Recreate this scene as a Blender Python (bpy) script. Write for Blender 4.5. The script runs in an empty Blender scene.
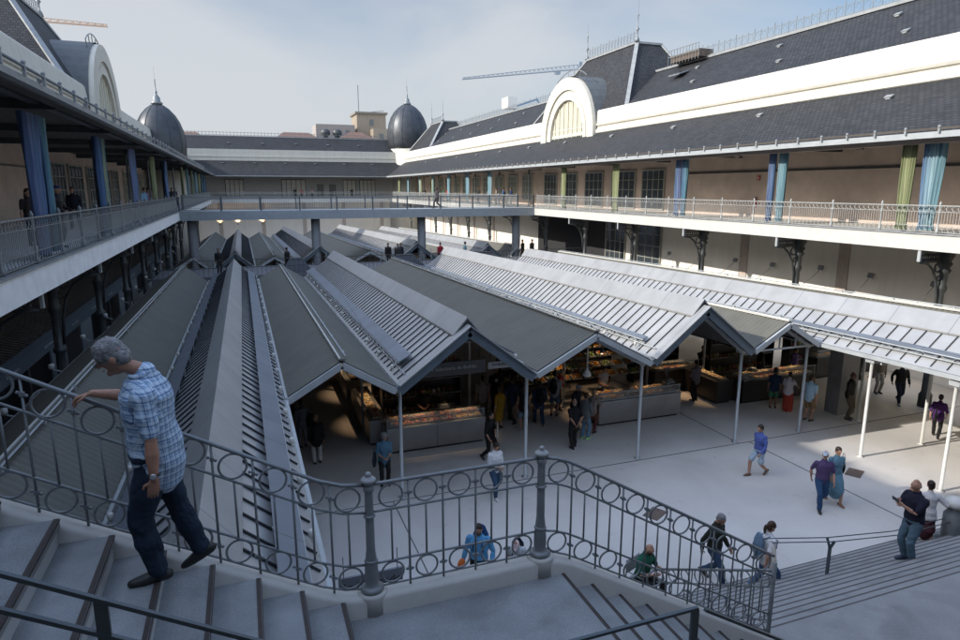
import bpy, bmesh, math, random
from mathutils import Vector as V, Matrix, Euler, noise
random.seed(7)
SC=bpy.context.scene; C=SC.collection
R=math.radians
# ---------------------------------------------------------------- materials
MATS={}
def mat(name,col,rough=.6,metal=0,var=0,vs=3,bump=0,bs=20,emit=None,es=0,spec=.5,coat=0):
    if name in MATS: return MATS[name]
    m=bpy.data.materials.new(name); m.use_nodes=True; n=m.node_tree.nodes; l=m.node_tree.links
    b=n['Principled BSDF']; b.inputs['Base Color'].default_value=(*col,1); b.inputs['Roughness'].default_value=rough
    b.inputs['Metallic'].default_value=metal; b.inputs['Specular IOR Level'].default_value=spec
    if coat: b.inputs['Coat Weight'].default_value=coat
    if var or bump:
        g=n.new('ShaderNodeNewGeometry')
        t=n.new('ShaderNodeTexNoise'); t.inputs['Scale'].default_value=vs; t.inputs['Detail'].default_value=6
        l.new(g.outputs['Position'],t.inputs['Vector'])
        if var:
            r=n.new('ShaderNodeMapRange'); r.inputs[1].default_value=.3; r.inputs[2].default_value=.7
            r.inputs[3].default_value=1-var; r.inputs[4].default_value=1+var
            l.new(t.outputs['Fac'],r.inputs[0])
            x=n.new('ShaderNodeVectorMath'); x.operation='SCALE'; x.inputs[0].default_value=col
            l.new(r.outputs[0],x.inputs['Scale']); l.new(x.outputs[0],b.inputs['Base Color'])
            r2=n.new('ShaderNodeMapRange'); r2.inputs[3].default_value=max(0,rough-.1); r2.inputs[4].default_value=min(1,rough+.1)
            l.new(t.outputs['Fac'],r2.inputs[0]); l.new(r2.outputs[0],b.inputs['Roughness'])
        if bump:
            t2=n.new('ShaderNodeTexNoise'); t2.inputs['Scale'].default_value=bs; t2.inputs['Detail'].default_value=4
            l.new(g.outputs['Position'],t2.inputs['Vector'])
            bp=n.new('ShaderNodeBump'); bp.inputs['Strength'].default_value=bump; bp.inputs['Distance'].default_value=.01
            l.new(t2.outputs['Fac'],bp.inputs['Height']); l.new(bp.outputs[0],b.inputs['Normal'])
            if var and name.endswith('stone'):
                t3=n.new('ShaderNodeTexNoise'); t3.inputs['Scale'].default_value=140; t3.inputs['Detail'].default_value=2; l.new(g.outputs['Position'],t3.inputs['Vector'])
                q=n.new('ShaderNodeMapRange'); q.inputs[1].default_value=.35; q.inputs[2].default_value=.68; q.inputs[3].default_value=.78; q.inputs[4].default_value=1.2; l.new(t3.outputs['Fac'],q.inputs[0])
                t4=n.new('ShaderNodeTexNoise'); t4.inputs['Scale'].default_value=1.1; t4.inputs['Detail'].default_value=9; t4.inputs['Distortion'].default_value=1; l.new(g.outputs['Position'],t4.inputs['Vector'])
                q2=n.new('ShaderNodeMapRange'); q2.inputs[1].default_value=.56; q2.inputs[2].default_value=.66; q2.inputs[3].default_value=1; q2.inputs[4].default_value=.82; l.new(t4.outputs['Fac'],q2.inputs[0])
                mm=n.new('ShaderNodeMath'); mm.operation='MULTIPLY'; l.new(q.outputs[0],mm.inputs[0]); l.new(q2.outputs[0],mm.inputs[1])
                x2=n.new('ShaderNodeVectorMath'); x2.operation='SCALE'; l.new(x.outputs[0],x2.inputs[0]); l.new(mm.outputs[0],x2.inputs['Scale']); l.new(x2.outputs[0],b.inputs['Base Color'])
    if emit:
        b.inputs['Emission Color'].default_value=(*emit,1); b.inputs['Emission Strength'].default_value=es
    MATS[name]=m; return m
def nodes(m): return m.node_tree.nodes,m.node_tree.links,m.node_tree.nodes['Principled BSDF']
def slate():
    m=mat('slate',(.06,.065,.075),.62,spec=.25); n,l,b=nodes(m)
    uv=n.new('ShaderNodeUVMap'); br=n.new('ShaderNodeTexBrick'); br.inputs['Scale'].default_value=1
    br.inputs['Brick Width'].default_value=.26; br.inputs['Row Height'].default_value=.2; br.inputs['Mortar Size'].default_value=.018
    br.inputs['Color1'].default_value=(.045,.046,.048,1); br.inputs['Color2'].default_value=(.026,.027,.029,1); br.inputs['Mortar'].default_value=(.009,.009,.011,1)
    br.inputs['Bias'].default_value=-.1
    l.new(uv.outputs[0],br.inputs['Vector'])
    g=n.new('ShaderNodeNewGeometry'); t=n.new('ShaderNodeTexNoise'); t.inputs['Scale'].default_value=.45; t.inputs['Detail'].default_value=8; t.inputs['Roughness'].default_value=.65
    l.new(g.outputs['Position'],t.inputs['Vector'])
    r=n.new('ShaderNodeMapRange'); r.inputs[1].default_value=.3; r.inputs[2].default_value=.7; r.inputs[3].default_value=.82; r.inputs[4].default_value=1.16; l.new(t.outputs['Fac'],r.inputs[0])
    x=n.new('ShaderNodeVectorMath'); x.operation='SCALE'; l.new(br.outputs['Color'],x.inputs[0]); l.new(r.outputs[0],x.inputs['Scale']); l.new(x.outputs[0],b.inputs['Base Color'])
    bp=n.new('ShaderNodeBump'); bp.inputs['Strength'].default_value=.6; bp.inputs['Distance'].default_value=.02; bp.invert=True
    l.new(br.outputs['Fac'],bp.inputs['Height']); l.new(bp.outputs[0],b.inputs['Normal'])
    return m
def panelled(name,col,w,h,line,rough,metal,jit=.06,ms=.012):
    m=mat(name,col,rough,metal); n,l,b=nodes(m)
    uv=n.new('ShaderNodeUVMap'); br=n.new('ShaderNodeTexBrick'); br.offset=0; br.inputs['Scale'].default_value=1
    br.inputs['Brick Width'].default_value=w; br.inputs['Row Height'].default_value=h; br.inputs['Mortar Size'].default_value=ms; br.inputs['Mortar Smooth'].default_value=.3
    br.inputs['Color1'].default_value=(*[c*(1+jit) for c in col],1); br.inputs['Color2'].default_value=(*[c*(1-jit) for c in col],1); br.inputs['Mortar'].default_value=(*line,1)
    l.new(uv.outputs[0],br.inputs['Vector'])
    g=n.new('ShaderNodeNewGeometry'); t=n.new('ShaderNodeTexNoise'); t.inputs['Scale'].default_value=1.3; t.inputs['Detail'].default_value=8
    l.new(g.outputs['Position'],t.inputs['Vector'])
    r=n.new('ShaderNodeMapRange'); r.inputs[1].default_value=.3; r.inputs[2].default_value=.7; r.inputs[3].default_value=.88; r.inputs[4].default_value=1.1; l.new(t.outputs['Fac'],r.inputs[0])
    x=n.new('ShaderNodeVectorMath'); x.operation='SCALE'; l.new(br.outputs['Color'],x.inputs[0]); l.new(r.outputs[0],x.inputs['Scale']); l.new(x.outputs[0],b.inputs['Base Color'])
    return m
def streaked(name,col,amt=.25,rough=.75,sx=.7,sz=.12,stain=(.5,.48,.44)):
    m=mat(name,col,rough); n,l,b=nodes(m)
    g=n.new('ShaderNodeNewGeometry'); mp=n.new('ShaderNodeMapping'); mp.inputs['Scale'].default_value=(sx,sx,sz); l.new(g.outputs['Position'],mp.inputs[0])
    t=n.new('ShaderNodeTexNoise'); t.inputs['Scale'].default_value=3; t.inputs['Detail'].default_value=8; t.inputs['Roughness'].default_value=.7; l.new(mp.outputs[0],t.inputs['Vector'])
    r=n.new('ShaderNodeMapRange'); r.inputs[1].default_value=.42; r.inputs[2].default_value=.75; r.inputs[4].default_value=amt; l.new(t.outputs['Fac'],r.inputs[0])
    mx=n.new('ShaderNodeMix'); mx.data_type='RGBA'; mx.inputs[6].default_value=(*col,1); mx.inputs[7].default_value=(*[c*s for c,s in zip(col,stain)],1)
    l.new(r.outputs[0],mx.inputs[0]); l.new(mx.outputs[2],b.inputs['Base Color'])
    t2=n.new('ShaderNodeTexNoise'); t2.inputs['Scale'].default_value=30; l.new(g.outputs['Position'],t2.inputs['Vector'])
    bp=n.new('ShaderNodeBump'); bp.inputs['Strength'].default_value=.15; bp.inputs['Distance'].default_value=.01; l.new(t2.outputs['Fac'],bp.inputs['Height']); l.new(bp.outputs[0],b.inputs['Normal'])
    return m
SLATE=slate()
CREAM=streaked('cream_render',(.58,.55,.475),.3)
WALLUP=panelled('gallery_wall',(.56,.44,.36),2.4,1.1,(.52,.41,.335),.85,0,.03,.012)
WALLLO=streaked('lower_wall',(.86,.81,.72),.2)
PILAST=mat('pilaster',(.52,.44,.38),.85,var=.1)
SOFFIT=mat('soffit_timber',(.07,.06,.05),.8,var=.2)
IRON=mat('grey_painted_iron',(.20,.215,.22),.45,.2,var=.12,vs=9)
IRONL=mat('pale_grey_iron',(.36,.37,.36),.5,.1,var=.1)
IROND=mat('dark_cast_iron',(.06,.065,.065),.5,.2,var=.2)
STEEL=mat('dark_flat_steel',(.09,.11,.125),.45,.4,var=.1)
ZINC=mat('zinc_flashing',(.27,.28,.28),.6,.15,var=.15)
SEAM=panelled('standing_seam_metal',(.385,.385,.38),.92,6.0,(.2,.21,.23),.4,.3,.03,.01)
CAP=panelled('ridge_cap_metal',(.34,.34,.335),1.9,5.0,(.16,.17,.19),.45,.3,.035,.012)
RIB=mat('dark_seam_rib',(.035,.038,.045),.5,.3)
CORR=mat('corrugated_sheet',(.108,.104,.085),.7,0,var=.12,vs=1.2)
UNDER=mat('canopy_lining',(.05,.05,.05),.8)
FRAME=mat('canopy_frame_paint',(.36,.38,.385),.5,.1,var=.08)
PANELM=panelled('service_walk_panel',(.17,.19,.22),1.2,5,(.08,.09,.1),.5,.3,.03)
WHITEP=mat('white_paint',(.54,.53,.49),.45,0,var=.05)
CONC=streaked('stair_concrete',(.46,.465,.46),.35,.7,1.2,1.2,(.75,.75,.75))
STREAD=mat('flight_tread_stone',(.23,.24,.245),.6,0,var=.2,vs=2.6,bump=.15,bs=60)
TREAD=mat('stair_tread_stone',(.25,.25,.25),.65,0,var=.12,vs=2.2,bump=.2,bs=60)
NOSE=mat('nosing_strip',(.045,.032,.028),.7,var=.3,vs=30)
BROWN=mat('slatted_brown_metal',(.10,.082,.07),.6,.2,var=.2)
BLUEG=mat('blue_grey_fascia',(.10,.13,.155),.5,.2,var=.1)
DARK=mat('shade_and_plain_dark',(.025,.025,.027),.8)
GLASSD=mat('window_pane',(.05,.06,.07),.08,0,spec=.9)
JOIN=mat('painted_joinery',(.33,.32,.28),.6,var=.1)
STAIN=panelled('stainless_counter',(.34,.33,.32),2.6,5,(.1,.1,.1),.35,.7,.05)
BLACKM=mat('black_counter',(.03,.028,.027),.4)
LEAD=mat('dome_lead',(.05,.055,.062),.42,.3,var=.25,vs=1.2)
TILE=mat('terracotta_tile',(.15,.085,.065),.8,var=.25,vs=2)
BEIGE=streaked('beige_render',(.29,.24,.18),.5)
CRANEB=mat('crane_blue_grey',(.20,.24,.28),.7)
CRANEO=mat('crane_rust',(.42,.30,.22),.6)
def glassmat():
    m=bpy.data.materials.new('display_glass'); m.use_nodes=True; n=m.node_tree.nodes; l=m.node_tree.links; b=n['Principled BSDF']
    b.inputs['Roughness'].default_value=.05; b.inputs['Alpha'].default_value=.10; b.inputs['Base Color'].default_value=(.6,.65,.65,1); b.inputs['Specular IOR Level'].default_value=.8
    return m
GLASS=glassmat()
def floor_mat():
    m=mat('market_floor',(.50,.50,.49),.6); n,l,b=nodes(m)
    g=n.new('ShaderNodeNewGeometry')
    def ns(s,d,a,bb,lo,hi,det=8):
        t=n.new('ShaderNodeTexNoise'); t.inputs['Scale'].default_value=s; t.inputs['Detail'].default_value=det; t.inputs['Distortion'].default_value=d; l.new(g.outputs['Position'],t.inputs['Vector'])
        r=n.new('ShaderNodeMapRange'); r.inputs[1].default_value=a; r.inputs[2].default_value=bb; r.inputs[3].default_value=lo; r.inputs[4].default_value=hi; l.new(t.outputs['Fac'],r.inputs[0]); return r
    a=ns(.35,.6,.3,.7,.84,1.1); c=ns(2.4,.2,.62,.72,1,.88); d=ns(14,0,.6,.75,1,.9,3)
    mu=n.new('ShaderNodeMath'); mu.operation='MULTIPLY'; l.new(a.outputs[0],mu.inputs[0]); l.new(c.outputs[0],mu.inputs[1])
    m2=n.new('ShaderNodeMath'); m2.operation='MULTIPLY'; l.new(mu.outputs[0],m2.inputs[0]); l.new(d.outputs[0],m2.inputs[1])
    x=n.new('ShaderNodeVectorMath'); x.operation='SCALE'; x.inputs[0].default_value=(.56,.53,.495); l.new(m2.outputs[0],x.inputs['Scale']); l.new(x.outputs[0],b.inputs['Base Color'])
    r=ns(1.2,0,.3,.7,.5,.72); l.new(r.outputs[0],b.inputs['Roughness'])
    return m
FLOOR=floor_mat()
# ---------------------------------------------------------------- mesh builder
class MB:
    def __init__(s): s.v=[]; s.f=[]; s.m=[]; s.sm=[]; s.cur=0; s.smooth=False
    def add(s,vs,fs):
        o=len(s.v); s.v+= [tuple(p) for p in vs]
        for f in fs: s.f.append([i+o for i in f]); s.m.append(s.cur); s.sm.append(s.smooth)
        return s
    def box(s,x0,x1,y0,y1,z0,z1):
        return s.add([(x0,y0,z0),(x1,y0,z0),(x1,y1,z0),(x0,y1,z0),(x0,y0,z1),(x1,y0,z1),(x1,y1,z1),(x0,y1,z1)],
            [(3,2,1,0),(4,5,6,7),(0,1,5,4),(1,2,6,5),(2,3,7,6),(3,0,4,7)])
    def cbox(s,c,sz,M=None):
        vs=[V((sx*sz[0]/2,sy*sz[1]/2,sz_*sz[2]/2)) for sz_ in(-1,1) for sx,sy in((-1,-1),(1,-1),(1,1),(-1,1))]
        if M is not None: vs=[M@v for v in vs]
        return s.add([v+V(c) for v in vs],[(3,2,1,0),(4,5,6,7),(0,1,5,4),(1,2,6,5),(2,3,7,6),(3,0,4,7)])
    def beam(s,a,b,w,h,up=(0,0,1)):
        a=V(a);b=V(b);d=(b-a).normalized();u=V(up)
        if abs(d.dot(u))>.98: u=V((1,0,0))
        x=d.cross(u).normalized();y=x.cross(d).normalized()
        vs=[p+x*i*w/2+y*j*h/2 for p in(a,b) for i,j in((-1,-1),(1,-1),(1,1),(-1,1))]
        return s.add(vs,[(0,1,2,3),(7,6,5,4),(0,4,5,1),(1,5,6,2),(2,6,7,3),(3,7,4,0)])
    def tube(s,pts,r,n=8,closed=False,cap=True):
        pts=[V(p) for p in pts]; N=len(pts); rr=r if isinstance(r,(list,tuple)) else [r]*N
        vs=[];fs=[];u=None
        for i,p in enumerate(pts):
            if closed: d=(pts[(i+1)%N]-pts[i-1])
            else: d=pts[min(i+1,N-1)]-pts[max(i-1,0)]
            if d.length<1e-9: d=V((0,0,1))
            d.normalize()
            if u is None: u=d.orthogonal().normalized()
            else:
                u=u-d*u.dot(d)
                u=u.normalized() if u.length>1e-6 else d.orthogonal().normalized()
            w=d.cross(u)
            for k in range(n):
                a=2*math.pi*k/n; vs.append(p+(u*math.cos(a)+w*math.sin(a))*rr[i])
        M=N if closed else N-1
        for i in range(M):
            for k in range(n):
                j=(i+1)%N; fs.append((i*n+k,i*n+(k+1)%n,j*n+(k+1)%n,j*n+k))
        if not closed and cap: fs.append(tuple(range(n-1,-1,-1))); fs.append(tuple((N-1)*n+k for k in range(n)))
        sm=s.smooth; s.smooth=True if n>5 else sm; s.add(vs,fs); s.smooth=sm; return s
    def ring(s,c,r,t,ax='y',n=16,k=6):
        c=V(c); pts=[]
        for i in range(n):
            a=2*math.pi*i/n; p={'y':(math.cos(a),0,math.sin(a)),'x':(0,math.cos(a),math.sin(a)),'z':(math.cos(a),math.sin(a),0)}[ax]
            pts.append(c+V(p)*r)
        return s.tube(pts,t,k,closed=True)
    def lathe(s,c,prof,n=16,sy=1):
        vs=[];fs=[];c=V(c)
        for r,z in prof:
            for k in range(n):
                a=2*math.pi*k/n; vs.append(c+V((r*math.cos(a),r*math.sin(a)*sy,z)))
        for i in range(len(prof)-1):
            for k in range(n): fs.append((i*n+k,i*n+(k+1)%n,(i+1)*n+(k+1)%n,(i+1)*n+k))
        fs.append(tuple(range(n-1,-1,-1))); fs.append(tuple((len(prof)-1)*n+k for k in range(n)))
        sm=s.smooth; s.smooth=True; s.add(vs,fs); s.smooth=sm; return s
    def ball(s,c,r,n=10,m=6,sc=(1,1,1),M=None):
        vs=[];fs=[];c=V(c)
        for i in range(m+1):
            t=math.pi*i/m
            for k in range(n):
                a=2*math.pi*k/n; p=V((math.sin(t)*math.cos(a)*sc[0],math.sin(t)*math.sin(a)*sc[1],math.cos(t)*sc[2]))*r
                if M is not None: p=M@p
                vs.append(c+p)
        for i in range(m):
            for k in range(n): fs.append((i*n+k,(i+1)*n+k,(i+1)*n+(k+1)%n,i*n+(k+1)%n))
        sm=s.smooth; s.smooth=True; s.add(vs,fs); s.smooth=sm; return s
    def prism(s,poly,off):
        """closed solid: 3D polygon extruded by vector off"""
        n=len(poly); off=V(off); a=[V(p) for p in poly]; b=[p+off for p in a]
        return s.add(a+b,[tuple(range(n-1,-1,-1)),tuple(range(n,2*n))]+[(i,(i+1)%n,(i+1)%n+n,i+n) for i in range(n)])
    def mesh(s,name,mats):
        me=bpy.data.meshes.new(name); me.from_pydata(s.v,[],s.f)
        for m in (mats if isinstance(mats,(list,tuple)) else [mats]): me.materials.append(m)
        me.polygons.foreach_set('material_index',s.m); me.polygons.foreach_set('use_smooth',s.sm)
        bm=bmesh.new(); bm.from_mesh(me)
        bmesh.ops.remove_doubles(bm,verts=bm.verts,dist=1e-5)
        bmesh.ops.recalc_face_normals(bm,faces=bm.faces)
        uv=bm.loops.layers.uv.new('UVMap')
        for f in bm.faces:
            nn=f.normal; u=V((0,0,1)).cross(nn)
            u=V((1,0,0)) if u.length<.05 else u.normalized()
            w=nn.cross(u)
            for lp in f.loops: lp[uv].uv=(lp.vert.co.dot(u),lp.vert.co.dot(w))
        bm.to_mesh(me); bm.free(); return me
    def build(s,name,mats,parent=None,loc=(0,0,0),world=False):
        me=s.mesh(name,mats); o=bpy.data.objects.new(name,me); C.objects.link(o)
        if parent is not None: o.parent=parent
        o.location=loc
        return o
def rel(o,parent):   # parent keeping world coordinates (parent only translated)
    pass
def tag(o,label=None,cat=None,group=None,kind=None):
    if label: o['label']=label
    if cat: o['category']=cat
    if group: o['group']=group
    if kind: o['kind']=kind
    return o
def thing(name,label,cat,loc=(0,0,0),rz=0,group=None):
    o=bpy.data.objects.new(name,None); C.objects.link(o); o.location=loc; o.rotation_euler=(0,0,rz); o.empty_display_size=.2
    return tag(o,label,cat,group)
def part(mb,name,mats,root,label=None,w=True):
    """part built in world coordinates: shift verts into the root's frame"""
    L=V(root.matrix_basis.translation)
    p=root.parent
    while p is not None: L+=V(p.matrix_basis.translation); p=p.parent
    if w: mb.v=[tuple(V(q)-L) for q in mb.v]
    o=mb.build(name,mats,root)
    if label: o['label']=label
    return o
def inst(name,me,parent=None,loc=(0,0,0),rot=(0,0,0),scale=(1,1,1)):
    o=bpy.data.objects.new(name,me); C.objects.link(o); o.parent=parent; o.location=loc; o.rotation_euler=rot; o.scale=scale; return o
def copy_tree(o,parent=None):
    c=o.copy(); C.objects.link(c); c.parent=parent
    for ch in list(o.children): copy_tree(ch,c)
    return c
def text_mesh(s,size,name='lettering',ext=.003):
    cu=bpy.data.curves.new(name,'FONT'); cu.body=s; cu.size=size; cu.extrude=ext; cu.align_x='CENTER'; cu.align_y='CENTER'
    o=bpy.data.objects.new(name,cu); C.objects.link(o)
    me=bpy.data.meshes.new_from_object(o.evaluated_get(bpy.context.evaluated_depsgraph_get()))
    bpy.data.objects.remove(o); return me
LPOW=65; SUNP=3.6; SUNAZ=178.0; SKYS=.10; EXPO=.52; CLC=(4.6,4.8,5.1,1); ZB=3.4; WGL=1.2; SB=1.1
H=8.6; XL,XR,YB=-4.2,23.7,108.0; FZ,FB=6.92,6.33
# ---------------------------------------------------------------- people
def hairmat(k):
    if 'hair_'+k in MATS: return MATS['hair_'+k]
    m=mat('hair_'+k,HAIR[k],.55,spec=.35); n,l,b=nodes(m); tc=n.new('ShaderNodeTexCoord'); mp=n.new('ShaderNodeMapping'); mp.inputs['Scale'].default_value=(110,22,60); mp.inputs['Rotation'].default_value=(.5,0,0); l.new(tc.outputs['Object'],mp.inputs[0])
    t=n.new('ShaderNodeTexNoise'); t.inputs['Scale'].default_value=1; t.inputs['Detail'].default_value=5; t.inputs['Distortion'].default_value=.8; l.new(mp.outputs[0],t.inputs['Vector'])
    r=n.new('ShaderNodeMapRange'); r.inputs[1].default_value=.3; r.inputs[2].default_value=.7; r.inputs[3].default_value=.5; r.inputs[4].default_value=1.6; l.new(t.outputs['Fac'],r.inputs[0])
    x=n.new('ShaderNodeVectorMath'); x.operation='SCALE'; x.inputs[0].default_value=HAIR[k]; l.new(r.outputs[0],x.inputs['Scale']); l.new(x.outputs[0],b.inputs['Base Color'])
    bp=n.new('ShaderNodeBump'); bp.inputs['Strength'].default_value=.6; bp.inputs['Distance'].default_value=.006; l.new(t.outputs['Fac'],bp.inputs['Height']); l.new(bp.outputs[0],b.inputs['Normal']); return m
def loft(mb,pts,rx,ry=None,ref=(1,0,0),n=12):
    """closed tapered tube with elliptical sections; rx lies along ref"""
    pts=[V(p) for p in pts]; ry=ry or rx; N=len(pts); vs=[];fs=[]
    P=[];X=[];Y=[]
    for i in range(N):
        d=(pts[min(i+1,N-1)]-pts[max(i-1,0)]).normalized(); r=V(ref); r=(r-d*r.dot(d))
        r=r.normalized() if r.length>.05 else d.orthogonal().normalized()
        w=d.cross(r)
        if i==0:
            for c,q in((.35,.94),(.75,.62)): P.append((pts[0]-d*max(rx[0],ry[0])*q,rx[0]*c,ry[0]*c,r,w))
        P.append((pts[i],rx[i],ry[i],r,w))
        if i==N-1:
            for c,q in((.75,.62),(.35,.94)): P.append((pts[i]+d*max(rx[i],ry[i])*q,rx[i]*c,ry[i]*c,r,w))
    for p,a,b,r,w in P:
        for k in range(n):
            t=2*math.pi*k/n; vs.append(p+r*math.cos(t)*a+w*math.sin(t)*b)
    M=len(P)
    for i in range(M-1):
        for k in range(n): fs.append((i*n+k,i*n+(k+1)%n,(i+1)*n+(k+1)%n,(i+1)*n+k))
    fs.append(tuple(range(n-1,-1,-1))); fs.append(tuple((M-1)*n+k for k in range(n)))
    mb.smooth=True; mb.add(vs,fs)
def remesh(mb,vox,sm=4,name='m',wr=0):
    me=bpy.data.meshes.new('tmp'); me.from_pydata(mb.v,[],mb.f); bm=bmesh.new(); bm.from_mesh(me); bmesh.ops.recalc_face_normals(bm,faces=bm.faces); bm.to_mesh(me); bm.free()
    o=bpy.data.objects.new('tmp',me); C.objects.link(o)
    m=o.modifiers.new('r','REMESH'); m.mode='VOXEL'; m.voxel_size=vox; m.use_smooth_shade=True
    if sm: s=o.modifiers.new('s','SMOOTH'); s.factor=.5; s.iterations=sm
    out=bpy.data.meshes.new_from_object(o.evaluated_get(bpy.context.evaluated_depsgraph_get())); out.name=name
    bpy.data.objects.remove(o); bpy.data.meshes.remove(me)
    for p in out.polygons: p.use_smooth=True
    if wr:
        nn=[v.normal.copy() for v in out.vertices]
        for v,vn in zip(out.vertices,nn):
            c=v.co.copy(); q=noise.noise(V((c.x*5,c.y*5,c.z*11)))*.6+noise.noise(V((c.x*13+c.z*6,c.y*13,c.z*9)))*.5; v.co=c+vn*(q*wr)
    return out
def ik(a,t,l1,l2,pole):
    a=V(a);t=V(t);d=t-a;L=d.length
    if L>(l1+l2)*.998: t=a+d*((l1+l2)*.998/L); d=t-a; L=d.length
    u=d.normalized(); c=(l1*l1-l2*l2+L*L)/(2*L); h=math.sqrt(max(l1*l1-c*c,0)); p=V(pole); p=(p-u*p.dot(u))
    p=p.normalized() if p.length>1e-4 else u.orthogonal()
    return a+u*c+p*h, t
SKIN={'l':(.50,.30,.21),'m':(.38,.21,.14),'t':(.28,.15,.095),'d':(.10,.052,.035)}
def cloth(col,rough=.85):
    k='cloth_%02x%02x%02x'%tuple(int(min(c,1)*255) for c in col)
    return mat(k,col,rough,0,var=.12,vs=25,bump=.35,bs=45,spec=.25)
HAIR={'grey':(.19,.19,.19),'white':(.5,.5,.48),'black':(.012,.011,.01),'brown':(.05,.028,.016),'dbrown':(.022,.013,.009),'blond':(.22,.15,.08),'red':(.16,.06,.03)}
PRE={ # hand targets relative to height-1.75 body, (right, left); feet (right,left)
'stand':dict(h=((.25,.03,.80),(-.25,.03,.80)),f=((.10,.02,.08),(-.10,-.02,.08))),
'wide':dict(h=((.28,.0,.82),(-.28,.0,.82)),f=((.15,.0,.08),(-.15,.03,.08))),
'walk':dict(h=((.24,-.16,.84),(-.24,.2,.86)),f=((.09,.28,.085),(-.09,-.30,.15))),
'walk2':dict(h=((.24,.18,.86),(-.24,-.16,.84)),f=((.09,-.26,.14),(-.09,.26,.085))),
'hold':dict(h=((.10,.26,1.05),(-.10,.27,1.03)),f=((.10,.02,.08),(-.10,-.02,.08))),
'phone':dict(h=((.08,.34,1.32),(-.07,.36,1.28)),f=((.11,.0,.08),(-.11,.03,.08))),
'rail':dict(h=((.26,.34,1.02),(-.26,.34,1.02)),f=((.12,.0,.08),(-.12,-.02,.08)),lean=(0,.12)),
'behind':dict(h=((.08,-.16,.92),(-.08,-.16,.92)),f=((.1,.12,.08),(-.1,-.1,.08))),
'hip':dict(h=((.20,.02,.98),(-.26,.05,.80)),f=((.11,.02,.08),(-.11,-.02,.08))),
'reach':dict(h=((.2,.45,1.05),(-.24,.06,.8)),f=((.10,.03,.08),(-.10,-.03,.08)),lean=(0,.15)),
'arm_up':dict(h=((.26,.20,1.48),(-.2,.3,1.1)),f=((.10,.08,.08),(-.10,-.06,.08))),
'seat':dict(h=((.16,.38,.80),(-.16,.38,.80)),f=((.13,.50,.08),(-.13,.46,.08)),pel=(0,0,.52),lean=(0,.12)),
}
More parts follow.
